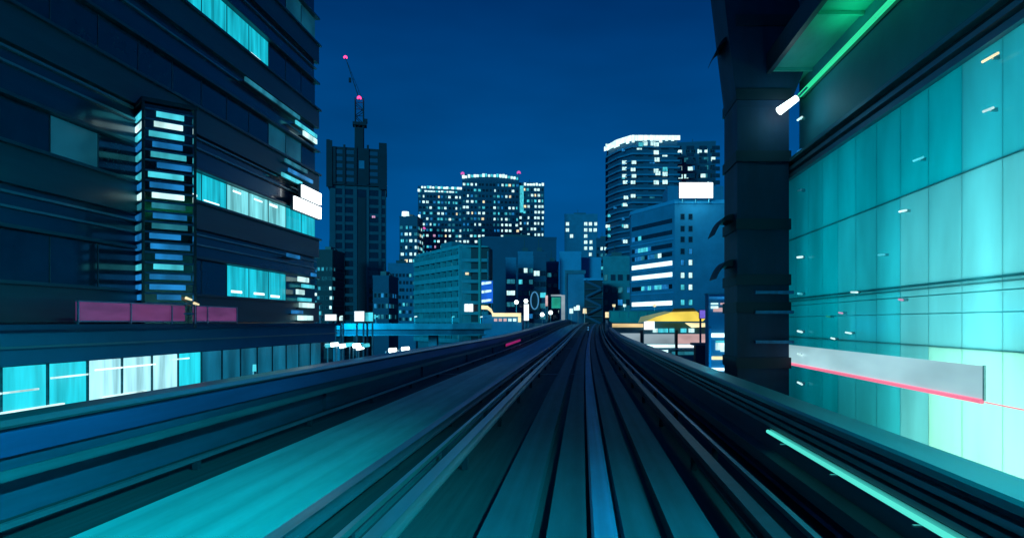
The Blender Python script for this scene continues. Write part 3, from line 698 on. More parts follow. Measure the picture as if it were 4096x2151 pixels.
w1 = bpy.data.objects.new('window', win_mesh(2.2, 1.6, M['lpink'], M['frame'], 'F')); C.objects.link(w1); w1.parent = tw; w1.location = (U(938), .2, pz(547, Y)); w1.scale = (.7, 1, .7)
mast = MB()
for a in (892, 912):
    for yy in (6, 9.5): mast.tube((U(a), yy, ztp - 1), (U(a), yy, pz(236, Y)), .30, n=6)
z = ztp
k = 0
while z < pz(240, Y) - 2.5:
    s = (892, 912) if k % 2 else (912, 892)
    mast.tube((U(s[0]), 6, z), (U(s[1]), 6, z + 3), .16, n=5); mast.tube((U(s[0]), 9.5, z), (U(s[1]), 9.5, z + 3), .16, n=5); mast.tube((U(892), 6, z + 3), (U(912), 6, z + 3), .16, n=5); z += 3; k += 1
mast.box(U(892), U(912), 5.5, 10, ztp + .1, pz(312, Y)); mast.box(U(886), U(920), 5.2, 10.2, pz(306, Y), pz(298, Y)); mast.box(U(914), U(922), 6, 8, pz(297.9, Y), pz(288, Y))
mast.build('mast', M['towerdark'], tw, local=True)
boom = MB(); p0 = Vector((U(902), 7.5, pz(238, Y))); p1 = Vector((U(868), 7.5, pz(133, Y)))
boom.tube(p0, p1, .22, .13, n=6); boom.tube(p0 + Vector((1.3, 0, .3)), p1, .10, .06, n=5)
for t in (.15, .3, .45, .6, .75): a = p0.lerp(p1, t); boom.tube(a, (p0 + Vector((1.3, 0, .3))).lerp(p1, t + .07), .08, n=5)
boom.box(U(876) , U(882), 7, 8, pz(195, Y), pz(184, Y))
boom.build('crane_boom', M['towerdark'], tw, local=True)
beacon(tw, U(868), 7.5, pz(134, Y), .9); beacon(tw, U(902), 5.9, pz(238, Y), 1.0)

building('low_block', 'low dark block with one column of white windows, left of the high-rise', 'building', 797, 836, 634, 270, 14, 'towerdark', 4, 3.8, (1.4, 1.5),
         pick=lambda i, j, f: ('lw' if (i == 3 and 2 <= j <= 7 and f == 'F') else ('ld' if (i < 2 and random.random() < .3) else None)))
o, w, H = building('rooftop_block', 'dark block with pink roof beacon left of the low block with white windows', 'building', 760, 812, 645, 330, 16, 'navy', 5, 3.8, (1.8, 1.6), (.1, .15, .1, .2), side=False)
beacon(o, w * .38, 2, H + 2, .9, 'beacon2')
o = building('glazed_block', 'small block with a cyan lit stair strip at the foot of the high-rise', 'building', 938, 978, 700, 230, 12, 'navy', 4, 3.6, (1.5, 1.6), (0, 0, .1, .2),
         pick=lambda i, j, f: ('lc' if i == 0 and j > 1 else ('lw' if i == 3 and j in (3, 5, 8) else None)), cap=60)[0]
building('dim_apartments', 'dim low apartments with many small dark windows beside the cyan stair strip', 'building', 976, 1046, 668, 290, 16, 'blue', 8, 3.1, (1.5, 1.5), (0, .03, .05, .25), dark='glass2', cap=90, side=False)
# residential towers with lit crowns
o, w, H = building('slim_tower', 'slim tower with a white roof lamp, leftmost of the lit residential towers', 'tower', 1005, 1050, 548, 400, 14, 'navy', 4, 3.9, (2.2, 1.9), (.38, .2, .12, .2), zmin=30, cap=80)
MB().tube((-w*.22, 2, H + .8), (-w*.22, 2, H + 3.8), 2.3, 2.0, n=12).build('roof_lamp', M['crown'], o, local=True)
o, w, H = building('residential_tower', 'stepped lit residential tower with a vertical white light strip on its left edge', 'tower', 1052, 1163, 474, 430, 26, 'navy', 12, 3.5, (1.9, 1.7), (.26, .16, .10, .14), zmin=40, side=False, cap=98)
B(-w/2 + .1, -w/2 + 1.4, -.3, -.003, pz(637, 430), pz(542, 430)).build('light_strip', M['crown'], o, local=True)
def crownlight(o, xa, xb, z, n, arc=0.0, th=1.5, seed=1):
    rr = random.Random(seed)
    for k in range(n):
        a0 = xa + (xb - xa) * k / n; a1 = a0 + (xb - xa) / n * rr.uniform(.62, .97); h = arc * (1 - ((k - (n - 1) / 2) / (n / 2)) ** 2)
        B(a0, a1, -.6, -.12, z + h, z + h + th * rr.uniform(.7, 1.1)).build('roof_light', M['crown'] if rr.random() < .72 else M['lc'], o, local=True)
crownlight(o, -w/2 + 2, w/2, H - .3, 15, seed=4); crownlight(o, -w/2 - .2, -w/2 + 2.5, H - 2.6, 2, seed=2); crownlight(o, -w/2 + 4, w/2 - 3, H - 2.5, 12, th=.9, seed=9)
beacon(o, -w/2 + 3.6, -.9, pz(578, 430), 1.1, 'beacon2')
o, w, H = building('residential_tower', 'tallest central lit residential tower with a curved white crown and pink beacons at both ends', 'tower', 1163, 1306, 448, 420, 28, 'navy', 15, 3.5, (1.8, 1.7), (.24, .14, .12, .12), zmin=42, side=False, cap=98,
     pick=lambda i, j, f: ('lw' if (i in (10, 11, 12) and j in (7, 8, 9)) else ('lw' if i == 1 and j < 6 and j > 1 else ('glass' if i in (6, 7) else None))))
crownlight(o, -w/2, w/2, H - .9, 20, arc=1.5, th=1.9, seed=6)
q = MB(); q.box(-w/2, w/2, .4, 12, H, H + 1.9); q.build('roof_storey', M['teal'], o, local=True)
beacon(o, -w/2 + .3, -1.0, H + 1.6, 1.2, 'beacon2'); beacon(o, w/2 + .8 - 1.0, -1.0, H + 3, 1.3, 'beacon2')
o, w, H = building('residential_tower', 'lower lit wing tower with a cyan vertical strip, right of the tallest tower', 'tower', 1306, 1369, 464, 425, 24, 'navy', 7, 3.5, (1.9, 1.8), (.42, .2, .05, .1), zmin=40, side=False, cap=90,
     pick=lambda i, j, f: 'lw' if (i >= 5 and j % 2 == 0 and j > 3) else None)
B(-w/2 + .4, -w/2 + 2.8, -.35, -.003, pz(535, 425), pz(468, 425)).build('light_strip', M['lc'], o, local=True)
crownlight(o, -w/2 + 3, w/2 + .2, H - .8, 7, seed=8)

# balcony apartment block, turned to the track
def frame_local(p_near, p_far):
    d = Vector(p_near) - Vector(p_far); return math.atan2(d.y, d.x), d.length
Y = 190
pn = (px(1155, Y), Y); pf = (px(1040, 219), 219)
ang, Lf = frame_local(pn, pf)
ap = thing('apartment_block', 'teal apartment block with long open balconies and one bright ground floor window', 'building', (pn[0], pn[1], 0), ang)
Ht = pz(622, Y); nf = 12; fh = 2.95
B(-Lf, 0, 1.5, 7.8, 0, Ht).build('wall', M['teal'], ap, local=True)
# local x runs from the far end (-Lf) to the near corner (0); the long face looks to local -y
B(-Lf - .2, .2, .9, 8, Ht, Ht + .9).build('roof_parapet', M['tealb'], ap, local=True)
q = MB(); q.box(-20, -12, 3, 6, Ht + .9, Ht + 3); q.build('plant_room', M['teal'], ap, local=True)
lst = []
for f in range(nf):
    z = Ht - 2.9 - f * fh
    if z < 8: break
    bq = MB(); bq.box(-Lf, -.4, 0, 1.497, z - .22, z); bq.box(-Lf, -.4, 0, .12, z, z + 1.0)
    for k in range(9): xx = -Lf + .3 + k * (Lf - 1) / 8; bq.box(xx - .1, xx + .1, .125, 1.49, z, z + fh - .23)
    bq.build('balcony', M['tealb'], ap, local=True)
    for k in range(16):
        xx = -Lf + 1.6 + k * (Lf - 3.2) / 15; r_ = random.random()
        m = 'lw' if (f == 1 and k == 11) else ('lc' if r_ < .03 else ('ld' if r_ < .14 else 'glass2'))
        lst.append((xx, 1.5, z + .15, 1.4, 2.0, M[m], 'F', 1 if m[0] == 'l' else 0))
put_windows(ap, lst, M['frame'], 90)
B(-.397, .3, -.1, 8, 0, Ht + .4).build('corner_pier', M['tealb'], ap, local=True)
# end wall towards the right
Le = 8.4
eb = thing('apartment_wing', 'short teal apartment wing with deep dark loggias, right of the balcony block', 'building', (px(1157, Y) + .4, Y + .2, 0), 0)
B(0, Le / 1.05 - .5, 1.5, 9, 0, pz(621, Y)).build('wall', M['towerdark'], eb, local=True)
for f in range(12):
    z = pz(632, Y) - 2 - f * 2.95
    if z < 8: break
    bq = MB(); bq.box(0, Le / 1.05 - .5, 0, 1.497, z - .9, z); bq.box(0, .35, .01, 1.49, z, z + 2.04); bq.box(Le / 1.05 - .85, Le / 1.05 - .5, .01, 1.49, z, z + 2.04); bq.build('loggia', M['teal'], eb, local=True)
B(0, Le / 1.05 - .5, .2, 9, pz(621, Y), pz(619, Y)).build('roof', M['tealb'], eb, local=True)
for u, v, mm, s_ in ((1174, 692, 'lwarm', 1), (1179, 785, 'sign_white2', 2.2)):
    ww = bpy.data.objects.new('window', win_mesh(1.2 * s_, 1.1 * s_, M[mm], M['frame'], 'F')); C.objects.link(ww); ww.parent = eb; ww.location = (px(u, Y) - eb.location.x, -.06 if s_ > 1 else .4, pz(v, Y))
gp = thing('green_mast', 'tall slim green steel mast at the right edge of the apartment block', 'mast', (px(1207, 186), 186, 0))
MB().tube((0, 0, 0), (0, 0, pz(600, 186)), .48, .40, n=10).build('pole', M['greenish'], gp, local=True)
MB().tube((0, 0, 0), (0, 0, .6), .9, n=10).build('base', M['viadark'], gp, local=True)
# navy office slab, its lit neighbour and the dull block
building('navy_block', 'plain windowless navy block rising in front of the residential towers', 'building', 1212, 1400, 602, 270, 20, 'navy', 4, 60, (.5, .5), zmin=300, ledge=False, side=False)
building('stair_block', 'narrow block with one column of big white lit stair windows', 'building', 1272, 1298, 655, 225, 10, 'blue', 1, 3.78, (2.9, 1.7), side=False, ledge=False, plant=False,
         pick=lambda i, j, f: ('lw' if j in (1, 5, 6, 7, 8, 9) else 'ld'))
building('grey_blue_block', 'grey blue block with scattered dark windows, right of the lit stair column', 'building', 1303, 1342, 640, 222, 14, 'blue', 3, 3.7, (1.4, 1.7), (.04, .04, .05, .2), side=False)
building('dark_flats', 'dark narrow flats with a few lit rooms, between two blue grey blocks', 'building', 1342, 1374, 640, 215, 14, 'navy', 2, 3.4, (2.0, 1.8), (.05, .12, .08, .15), side=False)
building('blue_grey_flats', 'pale blue grey flats without lit rooms at the far end of the left parapet', 'building', 1374, 1405, 665, 235, 14, 'blue', 2, 3.6, (1.6, 1.6), (0, 0, .08, .1), side=False)
# centre right
building('far_tower', 'distant short tower with sparse white windows right of the sky gap', 'tower', 1420, 1503, 542, 450, 20, 'blue', 7, 4.0, (3.4, 2.4), (.0, .05, .05, .05), zmin=50, side=False,
         pick=lambda i, j, f: 'lw' if ((j < 2 and i in (0, 5, 6, 4)) or (j == 2 and i in (1, 4)) or (j in (3, 4) and i in (5, 4) and random.random() < .7) or (j in (5, 6, 7) and i == 5)) else 'none')
building('far_block', 'small distant block with bright top windows left of the curved tower', 'building', 1500, 1536, 603, 400, 16, 'navy', 4, 3.8, (2.4, 2), (.1, .1, .1, .2), zmin=30, side=False, pick=lambda i, j, f: 'lw' if j == 0 and i > 0 else None)
building('light_blue_block', 'pale blue block with a plain wall and stepped top behind the guideway end', 'building', 1408, 1462, 640, 225, 14, 'bluel', 3, 9, (1.2, 1.6), (0, 0, .1, .1), side=False, ledge=False, plant=False)
building('blue_annex', 'wide pale blue annex with a dark horizontal slot under its roof', 'building', 1440, 1512, 655, 232, 14, 'bluel', 1, 6.2, (9, 1.3), side=False, ledge=False, plant=False, pick=lambda i, j, f: 'glass2' if j == 2 else 'none')
building('green_framed_block', 'small blue block with dark green frame and three stacked white windows', 'building', 1424, 1470, 690, 205, 10, 'blue', 1, 3.0, (1.1, 1.3), side=False, ledge=False, plant=False,
         pick=lambda i, j, f: 'lw' if j in (2, 5, 8) else 'none', colgap=0)
r_, w_, H_ = bpy.data.objects['green_framed_block'], px(1470, 205) - px(1424, 205), pz(690, 205)
q = MB(); q.box(-w_/2 - .4, w_/2 + .4, -.6, -.12, H_ + .2, H_ + 1.2); q.box(-w_/2 - .4, -w_/2 + .2, -.6, -.12, 0, H_ + .197); q.build('frame', M['viadark'], r_, local=True)
# block with zigzag outside stairs
zs = thing('stair_flats', 'dark flats with a zigzag outside staircase, right of the green framed block', 'building', (px(1493, 200), 200, 0))
w_ = px(1516, 200) - px(1470, 200); H_ = pz(705, 200)
B(-w_/2, w_/2, 1.4, 10, 0, H_).build('wall', M['towerdark'], zs, local=True)
for k in range(7):
    z = H_ - 2.6 - k * 2.6; q = MB(); q.box(-w_/2, w_/2, .1, 1.397, z - .15, z); a, b2 = (-w_/2 + .4, w_/2 - .4) if k % 2 else (w_/2 - .4, -w_/2 + .4)
    q.tube((a, .5, z + .3), (b2, .5, z + 2.5), .42, n=6); q.build('stair_flight', M['navy'], zs, local=True)
B(-w_/2 - .2, w_/2 + .2, .6, 10.2, H_, H_ + .7).build('roof', M['bluel'], zs, local=True)
building('teal_block', 'dull teal block with two warm windows beside the office building with lit ribbons', 'building', 1517, 1590, 652, 215, 14, 'teal', 4, 3.9, (2.0, 2.0), (0, 0, .06, .14), side=False, dark='glass2',
         pick=lambda i, j, f: ('lwarm' if (j, i) in ((8, 0), (3, 0)) else ('lc' if (j, i) == (8, 1) else None)))
# curved residential tower
Y = 300
cu = thing('curved_tower', 'tall residential tower with stacked thin balconies and a brilliant white roof edge', 'tower', (px(1590, Y), Y, 0))
ox, oy = cu.location.x, cu.location.y
pl_ = [(px(1530, 318) - ox, 318 - oy), (px(1558, 307) - ox, 307 - oy), (0, 0), (px(1704, Y) - ox, 0), (px(1704, Y) - ox, 30), (px(1530, 318) - ox, 34)]
Hc = pz(349, Y)
MB().prism(pl_, 0, Hc).build('wall', M['navy'], cu, local=True)
def grow(poly, d):
    c = Vector((sum(p[0] for p in poly) / len(poly), sum(p[1] for p in poly) / len(poly)))
    return [tuple(Vector(p) + (Vector(p) - c).normalized() * d) for p in poly]
z = 24; n_ = 0
while z < Hc - 3:
    q = MB(); q.prism(grow(pl_, 1.3), z - .22, z + .55); q.build('balcony', M['blue'], cu, local=True); z += 3.05; n_ += 1
g0 = grow(pl_, 1.5); rc = random.Random(5)
for i, nseg in ((0, 5), (1, 6), (2, 16)):
    A0, B0 = Vector(g0[i]), Vector(g0[i + 1]); d = (B0 - A0).normalized(); nn = Vector((d.y, -d.x)) * .5
    for k in range(nseg):
        a = A0.lerp(B0, k / nseg); b2 = A0.lerp(B0, (k + rc.uniform(.86, .995)) / nseg); zb = Hc - rc.choice((1.3, 1.3, .9, 2.1))
        MB().add([(a.x, a.y, zb), (b2.x, b2.y, zb), (b2.x + nn.x, b2.y + nn.y, zb), (a.x + nn.x, a.y + nn.y, zb), (a.x, a.y, Hc + 1.0), (b2.x, b2.y, Hc + 1.0), (b2.x + nn.x, b2.y + nn.y, Hc + 1.0), (a.x + nn.x, a.y + nn.y, Hc + 1.0)],
          [(0, 3, 2, 1), (4, 5, 6, 7), (0, 1, 5, 4), (1, 2, 6, 5), (2, 3, 7, 6), (3, 0, 4, 7)]).build('roof_light', M['crown'], cu, local=True)
MB().prism(grow(pl_, .4), Hc, Hc + 1.0).build('roof', M['towerdark'], cu, local=True)
lst = []
for (u, v) in ((1578, 412), (1594, 412), (1578, 428), (1592, 430), (1578, 446), (1594, 446), (1580, 462), (1592, 462), (1582, 500), (1592, 496), (1580, 518), (1536, 370), (1580, 610), (1536, 572), (1582, 572)):
    side_ = u < 1590; yy = 0
    if side_:
        t = (1590 - u) / 60.0; p = (pl_[2][0] * (1 - t) + pl_[0][0] * t, pl_[2][1] * (1 - t) + pl_[0][1] * t)
        lst.append((p[0] - 1.3, p[1] - 1.6, pz(v, Y + p[1]) - .6, 2.2, 1.7, M['lw'], 'F', 1))
    else: lst.append((px(u, Y) - ox, -1.35, pz(v, Y) - .6, 2.2, 1.7, M['lw'], 'F', 1))
for (u, v, m) in ((1612, 368, 'lc'), (1622, 366, 'lw'), (1642, 366, 'lw'), (1650, 368, 'lw'), (1650, 388, 'lw'), (1652, 406, 'lw'), (1650, 434, 'lw'), (1654, 440, 'lw'), (1672, 430, 'lc'), (1672, 442, 'lw'), (1650, 463, 'lw'), (1672, 462, 'lw'), (1610, 640, 'lc')):
    lst.append((px(u, Y) - ox, -1.35, pz(v, Y) - .6, 2.4, 2.0, M[m], 'F', 1))
for j in range(20):
    for i in range(7):
        k_ = random.choice(['glass2'] * 13 + ['ld', 'lc', 'lb', 'lw']) if j < 9 or i < 3 else 'glass2'
        lst.append((3.2 + i * 5.6, -.02, Hc - 5 - j * 3.05, 3.6 if k_ == 'glass2' else 2.4, 1.9, M[k_], 'F', int(k_ != 'glass2')))
for j in range(22):                                      # rooms on the receding left side
    for t in (.25, .6, .85):
        if random.random() < .26:
            p = (pl_[2][0] * (1 - t) + pl_[0][0] * t, pl_[2][1] * (1 - t) + pl_[0][1] * t)
            lst.append((p[0] - 1.2, p[1] - 1.7, Hc - 5 - j * 3.05, 1.6, 1.5, M[random.choice(('lw', 'lc', 'lc', 'lb'))], 'F', 1))
put_windows(cu, lst, M['frame'], 96)
o, w, H = building('dark_tower', 'dark square tower with a few white windows right of the curved tower', 'tower', 1704, 1800, 362, 325, 24, 'navy', 6, 3.9, (2.6, 2.2), (.10, .08, .08, .14), zmin=40, side=False, cap=96,
         pick=lambda i, j, f: 'lw' if (j == 0 and i in (0, 3, 4)) or (j in (3,) and i in (0, 1)) or (j, i) in ((1, 5), (4, 4)) else None)
# office building with lit ribbons and billboard
Y = 170
of = thing('ribbon_office', 'office building with bright white ribbon windows on its left face and a plain blue wall', 'building', (px(1697, Y), Y, 0))
ox = of.location.x
far = (px(1588, 188) - ox, 18.0)
rt = px(1842, Y) - ox; Ho = pz(512, Y)
poly = [far, (0, 0), (rt, 0), (rt, 20), (far[0], 24)]
MB().prism(poly, 0, Ho).build('wall', M['blue'], of, local=True)
MB().prism(grow(poly, .3), Ho, Ho + .9).build('roof_parapet', M['bluel'], of, local=True)
d = (Vector((0, 0)) - Vector(far)); Lr = d.length; d.normalize(); nn = Vector((d.y, -d.x))
def ribbon_win(s0, s1, z0, z1, m, name='window', out=.08):
    a = Vector(far) + d * (s0 * Lr); b2 = Vector(far) + d * (s1 * Lr); c2 = nn * out; c0 = nn * .004
    MB().add([(a.x + c0.x, a.y + c0.y, z0), (b2.x + c0.x, b2.y + c0.y, z0), (b2.x + c2.x, b2.y + c2.y, z0), (a.x + c2.x, a.y + c2.y, z0), (a.x + c0.x, a.y + c0.y, z1), (b2.x + c0.x, b2.y + c0.y, z1), (b2.x + c2.x, b2.y + c2.y, z1), (a.x + c2.x, a.y + c2.y, z1)],
          [(0, 3, 2, 1), (4, 5, 6, 7), (0, 1, 5, 4), (1, 2, 6, 5), (2, 3, 7, 6), (3, 0, 4, 7)]).build(name, M[m], of, local=True)
for v, mlist in ((556, ['glass'] * 12), (585, ['lb', 'glass', 'lc', 'glass', 'glass', 'glass', 'glass', 'glass', 'glass', 'glass', 'glass', 'glass']), (618, ['glass', 'lb', 'lc', 'lc', 'lc', 'lb', 'glass', 'glass', 'glass', 'glass', 'glass', 'glass']),
                 (640, ['glass', 'lb', 'lb', 'ld', 'glass', 'lb', 'lb', 'ld', 'lw', 'glass', 'glass', 'glass']), (663, ['lw'] * 12), (692, ['lw'] * 12), (722, ['glass', 'glass', 'glass', 'lc', 'lb', 'lc', 'lb', 'lc', 'lc', 'lb', 'lb', 'glass']), (764, ['lw'] * 12), (795, ['glass2', 'glass2', 'lc', 'lc', 'lb', 'glass', 'lc', 'lc', 'glass', 'glass', 'glass', 'glass'])):
    z1 = pz(v - 8, Y); z0 = pz(v + 3, Y)
    for k in range(12): ribbon_win(.02 + k * .078, .02 + k * .078 + .072, z0, z1, 'strip' if mlist[k] == 'lw' and mlist.count('lw') > 6 else mlist[k])
for v in (700, 672, 735, 775, 600, 628): ribbon_win(0, .98, pz(v + 1.6, Y), pz(v - 1.6, Y), 'bluel', 'ledge', .3)
lst = []
for v in (545, 575, 602, 632, 660, 692, 722, 760, 790):
    for u in (1717, 1737): 
        m = 'lw' if (v, u) in ((660, 1737), (692, 1737), (692, 1717), (722, 1737)) else ('lc' if v > 680 else ('lb' if (v, u) in ((660, 1717), (632, 1737)) else 'glass'))
        lst.append((px(u, Y) - ox, 0, pz(v + 8, Y), 1.1, 1.5, M[m], 'F', 1))
put_windows(of, lst, M['frame'])
bb = thing('billboard', 'brilliant blank white backlit billboard on the roof of the ribbon window office', 'billboard', (px(1751, 168), 168, Ho + .9))
bw = px(1793, 168) - px(1709, 168); z0, z1 = pz(507, 168) - Ho - .9, pz(460, 168) - Ho - .9
q = B(-bw/2, bw/2, -.15, 0, max(.1, z0), z1).build('panel', M['sign_white'], bb, local=True)
q = MB(); q.box(-bw/2 - .15, bw/2 + .15, .003, .5, max(.05, z0 - .15), z1 + .15); q.build('frame', M['darksteel'], bb, local=True)
q = MB()
for k in (-1, 0, 1): q.tube((k * bw * .4, .8, -.9), (k * bw * .4, .4, z1 * .8), .12); q.tube((k * bw * .4, 3.4, -.9), (k * bw * .4, .5, z1 * .7), .1)
q.build('supports', M['steel'], bb, local=True)
point('glow', (px(1751, 168), 164.5, pz(484, 168)), 1500, (.2, .85, 1), 1.5, bb)
bb2 = thing('blue_wall_block', 'taller blue block behind the white billboard, its wall lit by it', 'building', (px(1790, 178), 178, 0))
B(px(1697, 178) - bb2.location.x, px(1850, 178) - bb2.location.x, 14.5, 26, 0, pz(440, 178)).build('wall', M['blue'], bb2, local=True)

# ------------------------------------------------------------------ low lit shops and signs
def sign(name, label, cat, u0, u1, v0, v1, Y, m, frame='darksteel', posts=True, d=.3, group=None, base=None):
    x0, x1, z1, z0 = px(u0, Y), px(u1, Y), pz(v0, Y), pz(v1, Y); cx = (x0 + x1) / 2
    r = thing(name, label, cat, (cx, Y, 0), 0, group); w = x1 - x0
    B(-w/2, w/2, -.1, 0, z0, z1).build('panel', M[m], r, local=True)
    t = min(.12, w * .06)
    q = MB(); q.box(-w/2 - t, w/2 + t, .003, d, z0 - t, z1 + t); q.box(-w/2 - t, w/2 + t, -.13, -.001 + .003, z1 + .002, z1 + t); q.box(-w/2 - t, w/2 + t, -.13, .002, z0 - t, z0 - .002)
    q.build('frame', M[frame], r, local=True)
    if posts:
        q = MB(); q.box(-w*.35 - .12, -w*.35 + .12, .01 + d, d + .3, 0, z1 - .1); q.box(w*.35 - .12, w*.35 + .12, .01 + d, d + .3, 0, z1 - .1); q.build('posts', M['viadark'], r, local=True)
    return r
sign('shop_sign', 'white and pink glowing shop sign at the left end of the expressway', 'sign', 818, 846, 791, 806, 122, 'sign_white2')
sign('shop_sign', 'square white glowing sign at the foot of the dark high-rise', 'sign', 892, 916, 783, 808, 122, 'sign_white2')
sign('shop_sign', 'cyan glowing panel just right of the square white sign', 'sign', 919, 938, 786, 808, 123, 'lc')
sign('shop_sign', 'tiny pale green sign between the two white signs left', 'sign', 854, 862, 797, 806, 123, 'lw')
sign('shop_sign', 'pale green glowing sign by the corner of the dark office block', 'sign', 776, 808, 783, 792, 118, 'lc')
sign('shop_sign', 'dim brown orange sign at the far foot of the dark office block', 'sign', 742, 776, 783, 812, 110, emat and 'yellow')
sign('blue_sign', 'deep blue sign with two slanted white bars behind the parapet', 'sign', 1211, 1240, 706, 762, 176, 'sign_blue')
r = bpy.data.objects['blue_sign']
q = MB()
for v in (712, 733, 756):
    a, b2, z = px(1212, 176) - r.location.x, px(1236, 176) - r.location.x, pz(v, 176)
    q.add([(a, -.16, z - .5), (b2, -.16, z - .1), (b2, -.16, z + .45), (a, -.16, z + .2), (a, -.101, z - .5), (b2, -.101, z - .1), (b2, -.101, z + .45), (a, -.101, z + .2)], [(0,1,2,3),(7,6,5,4),(0,4,5,1),(1,5,6,2),(2,6,7,3),(3,7,4,0)])
q.build('white_bars', M['lw'], r, local=True)
ys = thing('lit_pavilion', 'low pavilion with a cream yellow glowing roof edge behind the left parapet', 'building', (px(1262, 165), 165, 0))
xo = ys.location.x
B(px(1211, 165) - xo, px(1312, 165) - xo, .6, 12, 0, pz(792, 165)).build('wall', M['blue'], ys, local=True)
q = MB(); pts = [(1211, 768), (1226, 769), (1236, 777), (1240, 786)]
for (a, va), (b2, vb) in zip(pts, pts[1:]):
    xa, xb, za, zb = px(a, 165) - xo, px(b2, 165) - xo, pz(va, 165), pz(vb, 165)
    q.add([(xa, 0, za - .9), (xb, 0, zb - .9), (xb, 0, zb), (xa, 0, za), (xa, .59, za - .9), (xb, .59, zb - .9), (xb, .59, zb), (xa, .59, za)], [(0,1,2,3),(7,6,5,4),(0,4,5,1),(1,5,6,2),(2,6,7,3),(3,7,4,0)])
q.build('sloping_light', M['sign_cream'], ys, local=True)
B(px(1238, 165) - xo, px(1310, 165) - xo, 0, .59, pz(796, 165), pz(787, 165)).build('glowing_fascia', M['sign_cream'], ys, local=True)
B(px(1303, 165) - xo, px(1310, 165) - xo, 0, .59, pz(810, 165), pz(796.2, 165)).build('glowing_post', M['sign_cream'], ys, local=True)
for i in range(5): B(px(1242 + i * 12, 165) - xo, px(1250 + i * 12, 165) - xo, .5, .597, pz(808, 165), pz(801, 165)).build('window', M['sign_pinkish' if i < 3 else 'lw'], ys, local=True)
sign('white_post_light', 'tall narrow white light column right of the cream pavilion', 'light', 1318, 1330, 765, 806, 160, 'sign_white2')
rs = thing('ring_sign', 'light blue neon ring sign on the dark flats', 'sign', (px(1345, 214), 213.6, pz(756, 214)))
q = MB(); N = 20
for i in range(N):
    a, b2 = 2 * math.pi * i / N, 2 * math.pi * (i + 1) / N; q.tube((1.2 * math.cos(a), 0, 2.7 * math.sin(a)), (1.2 * math.cos(b2), 0, 2.7 * math.sin(b2)), .2, n=6)
q.build('neon_ring', M['sign_ring'], rs, local=True); B(-1.6, 1.6, .31, .38, -3.2, 3.2).build('backing', M['darksteel'], rs, local=True)
sg2 = sign('gate_sign', 'pale framed gate sign with a green emblem near the guideway end', 'sign', 1388, 1410, 748, 775, 190, 'sign_green', posts=False, frame='grey')
q = MB(); a = px(1412, 190) - sg2.location.x; q.box(a, a + 1.0, -.2, .2, 0, pz(742, 190)); q.box(px(1386, 190) - sg2.location.x, a - .003, -.2, .2, pz(745, 190), pz(741, 190)); q.build('gate_frame', M['sign_grey'], sg2, local=True)
sign('pink_sign', 'narrow vertical pale pink sign left of the green gate sign', 'sign', 1372, 1378, 743, 770, 185, 'sign_pinkish')
for u, v, lab in ((1385, 786, 'round white globe lamp below the green gate sign'), (1364, 791, 'round white globe lamp left of the gate sign foot'), (1323, 757, 'small white lamp above the tall light column'), (1299, 760, 'small white lamp left of the tall light column')):
    o = thing('globe_lamp', lab, 'lamp', (px(u, 180), 180, 0), 0, 'globe lamps near the guideway end')
    MB().tube((0, 0, 0), (0, 0, pz(v, 180) - .5), .12, .08).build('post', M['steel'], o, local=True)
    MB().tube((0, 0, pz(v, 180) - .5), (0, 0, pz(v, 180)), .35, .6, n=10).tube((0, 0, pz(v, 180)), (0, 0, pz(v, 180) + .5), .6, .3, n=10).build('lamp_head', M['lampw'], o, local=True)
for u, v, m, lab in ((1437, 795, 'lw', 'white lamp under the green framed block'), (1454, 775, 'lw', 'white lamp right of the stacked white windows'), (1471, 783, 'lwarm', 'warm lamp below the zigzag stairs')):
    o = thing('globe_lamp', lab, 'lamp', (px(u, 198), 198, 0), 0, 'globe lamps at the foot of the framed block')
    v = min(v, 783)
    MB().tube((0, 0, 0), (0, 0, pz(v, 198) - .6), .14, .09).build('post', M['steel'], o, local=True)
    MB().tube((0, 0, pz(v, 198) - .6), (0, 0, pz(v, 198) + .8), .6, .5, n=10).build('lamp_head', M[m], o, local=True)
# the shops right of the guideway
Y = 100
sr = thing('roadside_shops', 'low shop building with grey light boxes and an orange strip right of the guideway', 'building', (px(1680, Y), Y, 0))
xo = sr.location.x
def R2(name, u0, u1, v0, v1, m, y0=-.2, y1=-.003):
    return B(px(u0, Y) - xo, px(u1, Y) - xo, y0, y1, pz(v1, Y), pz(v0, Y)).build(name, M[m], sr, local=True)
B(px(1530, Y) - xo, px(1790, Y) - xo, 0, 12, 0, pz(812, Y)).build('wall', M['viadark'], sr, local=True)
R2('light_box', 1540, 1618, 814, 823, 'sign_orange'); R2('light_box', 1545, 1612, 838, 870, 'sign_grey')
R2('light_box', 1620, 1696, 840, 864, 'sign_grey'); R2('light_box', 1705, 1775, 840, 864, 'sign_pinkish'); 
R2('light_strip', 1620, 1697, 866, 874, 'crown'); R2('light_strip', 1705, 1776, 866, 874, 'sign_white2')
for a, b2, m in ((1642, 1654, 'lw'), (1656, 1680, 'lc'), (1684, 1696, 'lc'), (1712, 1726, 'lc'), (1732, 1746, 'lw')): R2('window', a, b2, 826, 836, m)
R2('window', 1656, 1680, 880, 890, 'lw'); R2('window', 1690, 1760, 884, 892, 'ld'); R2('pillar', 1610, 1617, 830, 930, 'towerdark', -.5, -.21); R2('pillar', 1698, 1704, 830, 930, 'towerdark', -.5, -.21)
R2('balcony_rail', 1618, 1780, 876, 879, 'steel', -.7, -.21)
lo = thing('lamp_box', 'small square white lamp box between the orange strip and the yellow roof sign', 'lamp', (px(1633, 99), 99, pz(829, 99)))
B(-.75, .75, -.3, .0, 0, pz(807, 99) - pz(829, 99)).build('lamp_head', M['sign_white2'], lo, local=True)
B(-.2, .2, .003, .75, .1, .5).build('bracket', M['steel'], lo, local=True)
